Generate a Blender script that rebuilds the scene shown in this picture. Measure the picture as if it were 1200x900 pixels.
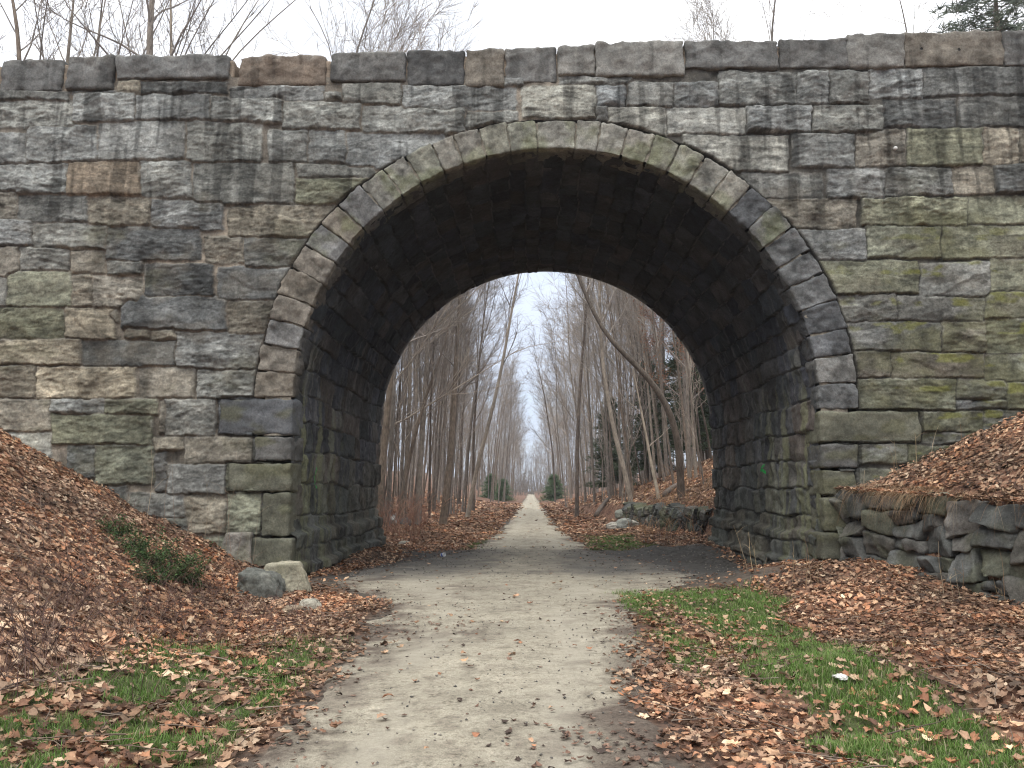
import bpy, math, random
import numpy as np
from math import radians as R_
rng = np.random.default_rng(7)
random.seed(7)
for o in list(bpy.data.objects): bpy.data.objects.remove(o)
C = bpy.context.scene.collection

# ------------------------------------------------------------------ camera numbers
F_PX, PITCH, YAW, EYE = 930.0, R_(7.66), R_(1.355), 1.6
FWD = np.array([-math.sin(YAW)*math.cos(PITCH), math.cos(YAW)*math.cos(PITCH), math.sin(PITCH)])
RGT = np.array([math.cos(YAW), math.sin(YAW), 0.0])
UPV = np.cross(RGT, FWD)
def proj(x, y, z):
    d0 = x*FWD[0]+y*FWD[1]+(z-EYE)*FWD[2]
    return 600+F_PX*(x*RGT[0]+y*RGT[1])/d0, 450-F_PX*(x*UPV[0]+y*UPV[1]+(z-EYE)*UPV[2])/d0
def at_y(px, py, Y):
    d = FWD*F_PX + RGT*(px-600) - UPV*(py-450)
    t = Y/d[1]
    return d[0]*t, Y, EYE+d[2]*t

# ------------------------------------------------------------------ noise
def _h(ix, iy, iz, seed):
    with np.errstate(over='ignore'):
        h = ix.astype(np.uint32)*np.uint32(374761393) + iy.astype(np.uint32)*np.uint32(668265263) \
            + iz.astype(np.uint32)*np.uint32(2246822519) + np.uint32((seed*3266489917) & 0xffffffff)
        h = (h ^ (h >> np.uint32(13)))*np.uint32(1274126177)
        h = (h ^ (h >> np.uint32(15)))*np.uint32(2654435761)
        h = h ^ (h >> np.uint32(16))
    return h.astype(np.float64)/2147483647.5 - 1.0
def vn(x, y, z=None, seed=0):
    x = np.asarray(x, float); y = np.asarray(y, float)
    z = np.zeros_like(x) if z is None else np.asarray(z, float)
    fx, fy, fz = np.floor(x), np.floor(y), np.floor(z)
    ix, iy, iz = fx.astype(np.int64), fy.astype(np.int64), fz.astype(np.int64)
    u, v, w = x-fx, y-fy, z-fz
    u = u*u*(3-2*u); v = v*v*(3-2*v); w = w*w*(3-2*w)
    r = 0
    for a in (0, 1):
        for b in (0, 1):
            for c in (0, 1):
                r = r + _h(ix+a, iy+b, iz+c, seed)*(u if a else 1-u)*(v if b else 1-v)*(w if c else 1-w)
    return r
def fbm(x, y, z=None, o=4, seed=0, g=0.5):
    s, a, f = 0, 1.0, 1.0
    for i in range(o):
        s = s + a*vn(np.asarray(x)*f, np.asarray(y)*f, None if z is None else np.asarray(z)*f, seed+i*17)
        a *= g; f *= 2.03
    return s
def ss(a, b, x):
    t = np.clip((np.asarray(x, float)-a)/(b-a), 0, 1); return t*t*(3-2*t)
def sp(x, k): return k*np.logaddexp(0, np.asarray(x, float)/k)

# ------------------------------------------------------------------ mesh helpers
def mk(name, V, F, mat=None, col=None, smooth=True, extra=None):
    """V (n,3); F (m,k) array or list of such arrays; col (n,3) per vertex colour"""
    me = bpy.data.meshes.new(name)
    Fs = F if isinstance(F, list) else [F]
    Fs = [np.asarray(f, np.int32) for f in Fs if len(f)]
    V = np.asarray(V, np.float32)
    me.vertices.add(len(V)); me.vertices.foreach_set('co', V.ravel())
    idx = np.concatenate([f.ravel() for f in Fs]); tot = np.concatenate([np.full(len(f), f.shape[1], np.int32) for f in Fs])
    st = np.concatenate([[0], np.cumsum(tot)[:-1]]).astype(np.int32)
    me.loops.add(len(idx)); me.loops.foreach_set('vertex_index', idx)
    me.polygons.add(len(tot)); me.polygons.foreach_set('loop_start', st)
    me.update(calc_edges=True)
    if smooth: me.polygons.foreach_set('use_smooth', np.ones(len(tot), bool))
    if col is not None:
        a = me.color_attributes.new('Col', 'FLOAT_COLOR', 'POINT')
        c = np.ones((len(V), 4), np.float32); c[:, :3] = np.clip(col, 0, 1); a.data.foreach_set('color', c.ravel())
    if extra is not None:
        a = me.color_attributes.new('Mask', 'FLOAT_COLOR', 'POINT')
        c = np.ones((len(V), 4), np.float32); c[:, :extra.shape[1]] = extra; a.data.foreach_set('color', c.ravel())
    me.validate(verbose=False)
    if mat: me.materials.append(mat)
    return me
def link(name, me, parent=None, loc=(0, 0, 0)):
    o = bpy.data.objects.new(name, me); C.objects.link(o); o.location = loc
    if parent: o.parent = parent
    return o
def tag(o, label=None, cat=None, group=None, kind=None):
    if label: o['label'] = label
    if cat: o['category'] = cat
    if group: o['group'] = group
    if kind: o['kind'] = kind
    return o
def empty(name, loc, label, cat, group=None):
    o = bpy.data.objects.new(name, None); C.objects.link(o); o.location = loc; o.empty_display_size = .2
    return tag(o, label, cat, group)
def gridfaces(nu, nv):
    i = np.arange(nu*nv).reshape(nu, nv)
    return np.stack([i[:-1, :-1], i[1:, :-1], i[1:, 1:], i[:-1, 1:]], -1).reshape(-1, 4)
def vnormals(V, F):
    n = np.zeros_like(V)
    fn = np.cross(V[F[:, 2]]-V[F[:, 0]], V[F[:, 3]]-V[F[:, 1]])
    for k in range(4): np.add.at(n, F[:, k], fn)
    return n/np.maximum(np.linalg.norm(n, axis=1, keepdims=True), 1e-9)
class Tubes:
    def __init__(s): s.V = []; s.F = []; s.c = []; s.n = 0
    def add(s, P, rad, k=5, col=None):
        P = np.asarray(P, float); n = len(P); rad = np.broadcast_to(rad, (n,))
        T = np.gradient(P, axis=0); T /= np.maximum(np.linalg.norm(T, axis=1, keepdims=True), 1e-9)
        ref = np.array([0.31, .95, .05]) if abs(T[0, 2]) > .7 else np.array([0, 0, 1.0])
        A = np.cross(T, ref); A /= np.maximum(np.linalg.norm(A, axis=1, keepdims=True), 1e-9); B = np.cross(T, A)
        th = np.arange(k)*2*math.pi/k
        V = P[:, None]+rad[:, None, None]*(np.cos(th)[None, :, None]*A[:, None]+np.sin(th)[None, :, None]*B[:, None])
        i = np.arange(n*k).reshape(n, k); j = np.roll(i, -1, 1)
        s.F.append(np.stack([i[:-1], j[:-1], j[1:], i[1:]], -1).reshape(-1, 4)+s.n)
        s.V.append(V.reshape(-1, 3)); s.n += n*k
        if col is not None: s.c.append(np.broadcast_to(col, (n*k, 3)))
    def mesh(s, name, mat):
        return mk(name, np.concatenate(s.V), np.concatenate(s.F), mat, np.concatenate(s.c) if s.c else None)
def boxgrid(n):
    """unit cube surface, n=(nx,ny,nz) cells, welded -> (V in 0..1, F quads)"""
    nx, ny, nz = n; key = {}; V = []; F = []
    def vid(i, j, k):
        t = (i, j, k)
        if t not in key: key[t] = len(V); V.append((i/nx, j/ny, k/nz))
        return key[t]
    for k, flip in ((0, 1), (nz, 0)):
        for i in range(nx):
            for j in range(ny):
                q = [vid(i, j, k), vid(i+1, j, k), vid(i+1, j+1, k), vid(i, j+1, k)]; F.append(q[::-1] if flip else q)
    for j, flip in ((0, 0), (ny, 1)):
        for i in range(nx):
            for k in range(nz):
                q = [vid(i, j, k), vid(i+1, j, k), vid(i+1, j, k+1), vid(i, j, k+1)]; F.append(q[::-1] if flip else q)
    for i, flip in ((0, 1), (nx, 0)):
        for j in range(ny):
            for k in range(nz):
                q = [vid(i, j, k), vid(i, j+1, k), vid(i, j+1, k+1), vid(i, j, k+1)]; F.append(q[::-1] if flip else q)
    return np.array(V), np.array(F)
def block(dims, mapfn, bev, amp, seed, cell=0.04, freq=3.0):
    """rough-faced stone: a cube grid of size dims, rounded arrises, mapped to the world, displaced by noise"""
    n = [max(2, int(round(d/cell))) for d in dims]
    P, F = boxgrid(n); h = np.array(dims)/2
    p = (P-.5)*np.array(dims)
    r = min(bev, h.min()*.9)
    q = np.clip(p, -(h-r), h-r); d = p-q
    L = np.linalg.norm(d, axis=1, keepdims=True)
    p = np.where(L > 1e-9, q+d/np.maximum(L, 1e-9)*np.minimum(L, r), p)
    W = mapfn(p/np.array(dims)+.5)
    N = vnormals(W, F)
    a = amp*(fbm(W[:, 0]*freq, W[:, 1]*freq, W[:, 2]*freq, 5, seed, .6))
    a = a + amp*1.1*(.55-np.abs(fbm(W[:, 0]*freq*.9+5, W[:, 1]*freq*.9, W[:, 2]*freq*1.3, 3, seed+3)))
    # chipped facets
    c = vn(W[:, 0]*2.3+9, W[:, 1]*2.3, W[:, 2]*3.1, seed+77)
    a = a - amp*1.6*np.maximum(0, np.abs(c)-.35)
    return W+N*a[:, None], F

# ------------------------------------------------------------------ materials
def nodes(name):
    m = bpy.data.materials.new(name); m.use_nodes = True; nt = m.node_tree; nt.nodes.clear()
    out = nt.nodes.new('ShaderNodeOutputMaterial'); b = nt.nodes.new('ShaderNodeBsdfPrincipled')
    nt.links.new(b.outputs[0], out.inputs[0]); b.inputs['Roughness'].default_value = .9
    b.inputs['Specular IOR Level'].default_value = .25
    return m, nt, b
def N(nt, t, **k):
    n = nt.nodes.new(t)
    for a, v in k.items():
        if a in n.inputs: n.inputs[a].default_value = v
        else: setattr(n, a, v)
    return n
def noise(nt, scale, detail=6, rough=.6, src=None, dist=0):
    n = N(nt, 'ShaderNodeTexNoise', Scale=scale, Detail=detail, Roughness=rough, Distortion=dist)
    if src is None:
        g = nt.nodes.get('GEO') or N(nt, 'ShaderNodeNewGeometry'); g.name = 'GEO'; src = g.outputs['Position']
    nt.links.new(src, n.inputs['Vector']); return n
def ramp(nt, fac, stops):
    r = N(nt, 'ShaderNodeValToRGB'); e = r.color_ramp.elements
    while len(e) < len(stops): e.new(.5)
    for i, (p, c) in enumerate(stops):
        e[i].position = p; e[i].color = (*c, 1) if len(c) == 3 else c
    nt.links.new(fac, r.inputs[0]); return r.outputs[0]
def mix(nt, a, b, fac, mode='MIX'):
    m = N(nt, 'ShaderNodeMix', data_type='RGBA', blend_type=mode)
    for s, v in ((m.inputs[6], a), (m.inputs[7], b), (m.inputs[0], fac)):
        if hasattr(v, 'is_linked'): nt.links.new(v, s)
        else: s.default_value = (*v, 1) if isinstance(v, tuple) else v
    return m.outputs[2]
def bump(nt, b, h, strength, dist):
    n = N(nt, 'ShaderNodeBump', Strength=strength, Distance=dist); nt.links.new(h, n.inputs['Height'])
    nt.links.new(n.outputs[0], b.inputs['Normal'])
def g3(v): return (v, v, v)
def attr(nt, nm):
    return N(nt, 'ShaderNodeAttribute', attribute_name=nm).outputs['Color']

def stone_mat(name, fine=1.0):
    m, nt, b = nodes(name)
    a = attr(nt, 'Col')
    n1 = noise(nt, 26, 8, .7); n2 = noise(nt, 5, 5, .6); n3 = noise(nt, 110, 3, .7)
    c = mix(nt, a, ramp(nt, n1.outputs[0], [(.3, g3(.62)), (.5, g3(.98)), (.72, g3(1.42))]), 1.0, 'MULTIPLY')
    c = mix(nt, c, ramp(nt, n2.outputs[0], [(.3, (.90, .905, .90)), (.7, (1.12, 1.1, 1.06))]), 1.0, 'MULTIPLY')
    c = mix(nt, c, ramp(nt, n3.outputs[0], [(.35, g3(.75)), (.65, g3(1.25))]), .8, 'MULTIPLY')
    # pale lichen specks
    n4 = noise(nt, 38, 4, .5)
    c = mix(nt, c, (.36, .36, .31), ramp(nt, n4.outputs[0], [(.66, g3(0)), (.76, g3(.4))]))
    nt.links.new(c, b.inputs['Base Color'])
    s = N(nt, 'ShaderNodeMath', operation='ADD'); nt.links.new(n1.outputs[0], s.inputs[0]); nt.links.new(n3.outputs[0], s.inputs[1])
    bump(nt, b, s.outputs[0], .8, .02)
    return m
M_STONE = stone_mat('weathered_stone')

def col_mat(name, rough=.8, transl=0.0, var=0.0, scale=60, sheen=0):
    m, nt, b = nodes(name); a = attr(nt, 'Col'); b.inputs['Roughness'].default_value = rough
    if var:
        n1 = noise(nt, scale, 4, .6)
        a = mix(nt, a, ramp(nt, n1.outputs[0], [(.25, g3(1-var)), (.75, g3(1+var))]), 1.0, 'MULTIPLY')
    nt.links.new(a, b.inputs['Base Color'])
    if transl:
        out = nt.nodes['Material Output']; t = N(nt, 'ShaderNodeBsdfTranslucent'); nt.links.new(a, t.inputs[0])
        mx = N(nt, 'ShaderNodeMixShader', Fac=transl); nt.links.new(b.outputs[0], mx.inputs[1]); nt.links.new(t.outputs[0], mx.inputs[2])
        nt.links.new(mx.outputs[0], out.inputs[0])
    return m
M_LEAF = col_mat('dead_leaf', .7, .15, .35, 45)
M_GRASS = col_mat('grass_blade', .6, .25)
M_STEM = col_mat('dry_stem', .85)
M_NEEDLE = col_mat('evergreen_needles', .7, .15)

def bark_mat(name, dark, light, zs=.25):
    m, nt, b = nodes(name)
    tc = N(nt, 'ShaderNodeTexCoord'); mp = N(nt, 'ShaderNodeMapping'); mp.inputs['Scale'].default_value = (1, 1, zs)
    nt.links.new(tc.outputs['Object'], mp.inputs[0])
    n1 = noise(nt, 22, 6, .65, mp.outputs[0]); n2 = noise(nt, 1.4, 3, .6, tc.outputs['Object'])
    oi = N(nt, 'ShaderNodeObjectInfo')
    c = ramp(nt, n1.outputs[0], [(.3, dark), (.7, light)])
    c = mix(nt, c, ramp(nt, n2.outputs[0], [(.3, g3(.75)), (.7, g3(1.25))]), 1.0, 'MULTIPLY')
    c = mix(nt, c, ramp(nt, oi.outputs['Random'], [(0, (.7, .68, .66)), (.5, (1, 1, 1)), (1, (1.35, 1.3, 1.2))]), 1.0, 'MULTIPLY')
    nt.links.new(c, b.inputs['Base Color']); bump(nt, b, n1.outputs[0], .6, .03)
    return m
M_BARK = bark_mat('grey_brown_bark', (.105, .092, .08), (.30, .265, .23))
M_BARKD = bark_mat('dark_bark', (.07, .058, .049), (.215, .178, .148))
M_BARKP = bark_mat('pale_bark', (.21, .18, .145), (.40, .35, .285))
M_TWIG = bark_mat('grey_twig', (.185, .163, .143), (.38, .34, .30))

def ground_mat():
    m, nt, b = nodes('leaf_littered_ground')
    mk_ = N(nt, 'ShaderNodeSeparateColor'); nt.links.new(attr(nt, 'Mask'), mk_.inputs[0])
    geo = N(nt, 'ShaderNodeNewGeometry'); geo.name = 'GEO'
    v = N(nt, 'ShaderNodeTexVoronoi', Scale=11.0, Randomness=1.0); nt.links.new(geo.outputs['Position'], v.inputs['Vector'])
    v2 = N(nt, 'ShaderNodeTexVoronoi', Scale=23.0); nt.links.new(geo.outputs['Position'], v2.inputs['Vector'])
    sx = N(nt, 'ShaderNodeSeparateColor'); nt.links.new(v.outputs['Color'], sx.inputs[0])
    sy = N(nt, 'ShaderNodeSeparateColor'); nt.links.new(v2.outputs['Color'], sy.inputs[0])
    st = [(0, (.035, .022, .017)), (.3, (.10, .052, .034)), (.6, (.21, .105, .066)), (.85, (.33, .19, .12)), (1, (.44, .29, .19))]
    leaf = mix(nt, ramp(nt, sx.outputs[0], st), ramp(nt, sy.outputs[1], st), .5)
    n1 = noise(nt, 9, 6, .7); n2 = noise(nt, 1.3, 4, .6); n3 = noise(nt, 60, 4, .7)
    leaf = mix(nt, leaf, ramp(nt, n2.outputs[0], [(.3, g3(.6)), (.7, g3(1.2))]), 1.0, 'MULTIPLY')
    soil = ramp(nt, n1.outputs[0], [(.25, (.05, .042, .035)), (.55, (.10, .085, .068)), (.8, (.17, .145, .115))])
    grass = ramp(nt, n3.outputs[0], [(.3, (.03, .04, .012)), (.7, (.09, .12, .035))])
    mud_shade = ramp(nt, n1.outputs[0], [(.25, (.04, .038, .036)), (.6, (.085, .08, .073)), (.85, (.15, .14, .125))])
    c = mix(nt, soil, leaf, mk_.outputs[0]); c = mix(nt, c, grass, mk_.outputs[1]); c = mix(nt, c, mud_shade, mk_.outputs[2])
    nt.links.new(c, b.inputs['Base Color'])
    s = N(nt, 'ShaderNodeMath', operation='ADD'); nt.links.new(n1.outputs[0], s.inputs[0]); nt.links.new(v.outputs['Distance'], s.inputs[1])
    bump(nt, b, s.outputs[0], .8, .05); return m
def trail_mat():
    m, nt, b = nodes('packed_stone_dust')
    mk_ = N(nt, 'ShaderNodeSeparateColor'); nt.links.new(attr(nt, 'Mask'), mk_.inputs[0])
    n1 = noise(nt, 3.2, 6, .65); n2 = noise(nt, 30, 5, .75); n3 = noise(nt, 120, 3, .8); n4 = noise(nt, .9, 3, .5); n5 = noise(nt, 12, 6, .72, None, .6)
    c = ramp(nt, n1.outputs[0], [(.28, (.26, .232, .178)), (.5, (.385, .347, .268)), (.72, (.46, .42, .328))])
    c = mix(nt, c, ramp(nt, n2.outputs[0], [(.28, g3(.42)), (.45, g3(.97)), (.72, g3(1.25))]), 1.0, 'MULTIPLY')
    c = mix(nt, c, ramp(nt, n3.outputs[0], [(.3, g3(.45)), (.48, g3(1)), (.72, g3(1.45))]), 1.0, 'MULTIPLY')
    c = mix(nt, c, ramp(nt, n4.outputs[0], [(.3, g3(.85)), (.7, g3(1.1))]), 1.0, 'MULTIPLY')
    c = mix(nt, c, ramp(nt, n5.outputs[0], [(.30, (.50, .47, .44)), (.45, g3(.98)), (.7, g3(1.16))]), 1.0, 'MULTIPLY')
    soil = mix(nt, ramp(nt, n2.outputs[0], [(.3, (.055, .04, .033)), (.7, (.19, .145, .115))]), ramp(nt, n1.outputs[0], [(.3, g3(.8)), (.7, g3(1.1))]), 1.0, 'MULTIPLY')
    mud_shade = ramp(nt, n2.outputs[0], [(.25, (.06, .057, .053)), (.55, (.115, .109, .10)), (.8, (.20, .19, .17))])
    c = mix(nt, c, (.46, .42, .335), mix(nt, (0., 0., 0.), (.6, .6, .6), mk_.outputs[1])); c = mix(nt, c, soil, mk_.outputs[0]); c = mix(nt, c, mud_shade, mk_.outputs[2])
    nt.links.new(c, b.inputs['Base Color'])
    s = N(nt, 'ShaderNodeMath', operation='ADD'); nt.links.new(n2.outputs[0], s.inputs[0]); nt.links.new(n3.outputs[0], s.inputs[1])
    bump(nt, b, s.outputs[0], .7, .02); return m

# ------------------------------------------------------------------ terrain
YN, YF = 14.5, 23.0            # near and far faces of the bridge
CX, AX, ZC, BZ = .42, 4.83, 3.38, 4.74
def trail_c(y): return np.interp(y, [0, 5, 7, 9.4, 12, 14.5, 22, 34, 300], [-.34, -.36, -.40, -.36, -.38, -.3, 0, 0, 0])
def trail_w(y): return np.interp(y, [0, 5, 7, 9.4, 11.8, 13.2, 14.4, 17.5, 20, 22.2, 34, 300], [1.12, 1.28, 1.42, 1.54, 1.8, 2.7, 3.5, 3.1, 2.2, 1.65, 1.22, 1.2])
WA = np.array([5.45, 14.45]); WD = np.array([1.0, -4.45])/4.561; WN = np.array([4.45, 1.0])/4.561     # dry wall line
def H(x, y, bumps=True):
    x = np.asarray(x, float); y = np.asarray(y, float)
    toe = 3.35+(np.clip(y, 4, 15)-5)*.142
    dl = -x-toe
    L1 = .53*sp(dl, .3); L2 = .2*sp(-x-4.6, .5)
    w = ss(15.5, 22, y)
    left = np.minimum(L1*(1-w)+L2*w, 7.5)
    n = (x-WA[0])*WN[0]+np.minimum(y-WA[1], 0)*WN[1]
    s = np.clip((WA[1]-y)*1.025, 0, 9)
    top = 1.52-.045*s
    base = .34*np.exp(-((x-5.0)**2/2.6+(y-13.4)**2/3.0))+.05*sp(x-3.3, .4)*ss(16.2, 14.2, y)*ss(9.5, 12, y)
    base = np.minimum(base, .5)
    R1 = base*(1-ss(.06, .3, n))+ss(.06, .3, n)*(top+.45*np.maximum(n, 0))
    xl = np.interp(y, [22, 25, 30, 36, 50, 80], [6.2, 5.6, 4.9, 4.3, 3.5, 3.2])
    hl = np.interp(y, [22, 27, 36, 50, 70, 150], [.8, .95, .95, .6, .3, .15])
    n2 = x-xl
    R2 = hl*ss(-.1, .55, n2)+.52*sp(n2-.6, .25)*np.interp(y, [25, 60, 110], [1, .55, .25])+.05*sp(x-2.6, .3)
    right = np.minimum(R1*(1-w)+R2*w, 7.5)
    z = np.where(x < 0, left, right)
    emb = 8.8*ss(10.8, 17, np.abs(x))*(1-ss(0, 13, np.abs(y-18.7)-4.2))
    z = np.maximum(z, emb)+1.2*ss(235, 300, y)
    inside = (y > YN+.05) & (y < YF-.05) & (np.abs(x-CX) > AX+.35) & (np.abs(x) < 15.5)
    z = np.where(inside, np.minimum(z, 1.0), z)
    if bumps:
        off = ss(.2, 1.4, np.abs(x-trail_c(y))-trail_w(y))
        z = z+off*(.10*fbm(x*.55, y*.55, o=3, seed=3)+.05*fbm(x*2.1, y*2.1, o=3, seed=9))+.012*fbm(x*1.2, y*.7, o=3, seed=21)
    return z
def nz(x, y, f, s, o=3): return fbm(np.asarray(x)*f, np.asarray(y)*f, o=o, seed=s)
def m_grass(x, y):
    n = nz(x, y, 1.1, 31); n2 = nz(x, y, 4.0, 33)
    e1 = x+.22*n+.10*n2
    a = ss(1.85, 2.15, e1)*ss(3.35, 2.95, e1-.35*ss(10, 12, y))*ss(3.6, 4.0, y)*ss(13.3, 12.6, y+.3*n)*ss(-.75, -.1, n2+.45)
    a2 = ss(1.25, 1.45, e1)*ss(1.8, 1.6, e1)*ss(6.5, 8, y)*ss(13.0, 12.3, y+.3*n)*ss(-.5, .1, n2+.2)
    a3 = ss(1.25, 1.5, e1)*ss(3.5, 3.1, e1)*ss(10.6, 11.6, y)*ss(13.3, 12.6, y+.3*n)*ss(-.6, .0, n2+.4)
    a = np.maximum.reduce([a, a2*.8, a3])
    b = ss(-3.9, -3.3, x)*ss(-1.75, -2.1, x)*ss(4, 4.6, y)*ss(8.9, 7.6, y+.5*n)*ss(-.05, .4, n2+.36)
    c = ss(1.55, 1.9, x+.2*n)*ss(3.7, 3.1, x)*ss(21.6, 22.4, y)*ss(29.5, 27, y)*ss(-.8, -.1, n2+.4)
    d = ss(-2.0, -1.7, x+.2*n)*ss(-1.2, -1.5, x)*ss(21.8, 22.5, y)*ss(30, 24, y)*ss(0, .4, n2)
    return np.clip(np.maximum.reduce([a, b, c, d*.6]), 0, 1)
def m_mud_shade(x, y):  # dark wet soil under the arch, with part of the arch's shade painted in
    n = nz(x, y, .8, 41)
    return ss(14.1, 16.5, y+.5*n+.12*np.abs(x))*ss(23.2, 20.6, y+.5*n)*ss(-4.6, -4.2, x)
def m_leaf(x, y):
    n = nz(x, y, .9, 51); n2 = nz(x, y, 3.0, 53)
    e = np.abs(x-trail_c(y))-trail_w(y)
    l = ss(-.30, .28, e+.3*n+.12*n2)
    mouth = ss(12.5, 13.4, y+.4*n)*ss(16.0, 14.8, y)*ss(-4.4, -3.7, x+.3*n)*ss(4.6, 3.8, x+.3*n)
    l = l*(1-.93*mouth)
    ua = ss(14.6, 15.2, y)*ss(22.2, 21.6, y)                                    # under the arch: only along the jambs
    l = l*(1-ua*ss(-3.0, -2.3, x+.5*n+.05*(y-18))*ss(5.0, 4.4, x))
    return np.clip(l*(1-.97*m_grass(x, y)*np.clip(.85+.3*nz(x, y, 2.2, 58), 0, 1)), 0, 1)

def axis(parts):
    a = [parts[0][0]]
    for lo, hi, st in parts: a += list(np.linspace(lo, hi, max(1, int(round((hi-lo)/st)))+1)[1:])
    return np.array(a)
gx = axis([(-420, -60, 45), (-60, -20, 3), (-20, -11, .5), (-11, 11, .065), (11, 20, .5), (20, 60, 3), (60, 420, 45)])
gy = axis([(-80, -8, 12), (-8, 3, .5), (3, 25, .07), (25, 50, .2), (50, 120, .8), (120, 300, 5), (300, 620, 40)])
X, Y = np.meshgrid(gx, gy, indexing='ij'); xf, yf = X.ravel(), Y.ravel()
zf = H(xf, yf)
mask = np.stack([m_leaf(xf, yf), m_grass(xf, yf)*.85, m_mud_shade(xf, yf)*(1-.5*m_leaf(xf, yf))], 1)
me = mk('ground', np.stack([xf, yf, zf], 1), gridfaces(len(gx), len(gy)), ground_mat(), extra=mask)
tag(link('ground', me), kind='structure')

ty = axis([(-6, 3, .3), (3, 24, .05), (24, 60, .2), (60, 262, 2)])
u = np.linspace(-1, 1, 61)
UU, TY = np.meshgrid(u, ty, indexing='ij'); UU, TY = UU.ravel(), TY.ravel()
ew = 1.12+.10*nz(np.sign(UU)*3, TY, .8, 61)+.05*nz(np.sign(UU)*7, TY, 3.0, 63)
TX = trail_c(TY)+UU*trail_w(TY)*ew
trk = np.exp(-((np.abs(UU+.02*nz(TX*0, TY, .5, 66))-.42)/.13)**2)
TZ = H(TX, TY)+.02-.09*ss(.78, 1.0, np.abs(UU))-.012*np.exp(-((np.abs(UU)-.5)/.16)**2)
e = np.abs(UU)
dbr = np.maximum(ss(.60, 1.0, e+.2*nz(TX, TY, 1.6, 71)+.14*nz(TX, TY, 6, 72))*.85, ss(.25, .9, nz(TX, TY, 2.3, 73)*.5+nz(TX*1.6, TY, 7, 74)*.6)*.55)
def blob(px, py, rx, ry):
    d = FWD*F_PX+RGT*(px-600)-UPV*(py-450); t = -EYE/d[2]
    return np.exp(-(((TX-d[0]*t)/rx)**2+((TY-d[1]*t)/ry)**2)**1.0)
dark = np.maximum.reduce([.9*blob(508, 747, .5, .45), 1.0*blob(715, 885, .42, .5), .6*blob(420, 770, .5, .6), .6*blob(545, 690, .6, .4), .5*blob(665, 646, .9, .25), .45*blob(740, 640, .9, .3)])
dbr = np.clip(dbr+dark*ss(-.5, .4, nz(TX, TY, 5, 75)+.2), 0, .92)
dbr = np.maximum(dbr, .9*ss(.42, .72, UU+.25*nz(TX, TY, 1.9, 78)+.12*nz(TX, TY, 7, 79))*ss(9.5, 6.5, TY)); cen = np.exp(-((TX-trail_c(TY))/1.0)**2)
me = mk('trail', np.stack([TX, TY, TZ], 1), gridfaces(61, len(ty)), trail_mat(), extra=np.stack([np.clip(dbr*(1-.55*trk), 0, 1), trk*ss(-.5, .4, nz(TX, TY*.4, 1.5, 67)), m_mud_shade(TX, TY)*np.clip(.88-.54*cen+.16*nz(TX, TY, 2.2, 76)+.12*nz(TX, TY, 8, 77), 0, 1)], 1))
tag(link('gravel_path', me), kind='structure')

# ------------------------------------------------------------------ the bridge
bridge = empty('stone_arch_bridge', (CX, YN, 0), 'weathered grey granite arch bridge spanning the gravel trail', 'bridge')
def bpart(name, me, parent=bridge):
    o = link(name, me); o.parent = parent
    if parent is bridge: o.location = -np.array(bridge.location)
    return o
G1, G2, DK, BR, TN, GN, RD, LG, BL = 'G1 G2 DK BR TN GN RD LG BL'.split()
PAL = dict(G1=(.19, .191, .184), G2=(.155, .154, .147), DK=(.105, .106, .104), BR=(.178, .16, .133), TN=(.31, .27, .21), GN=(.155, .155, .118), RD=(.195, .158, .125), LG=(.26, .255, .235), BL=(.16, .168, .178))
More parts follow.
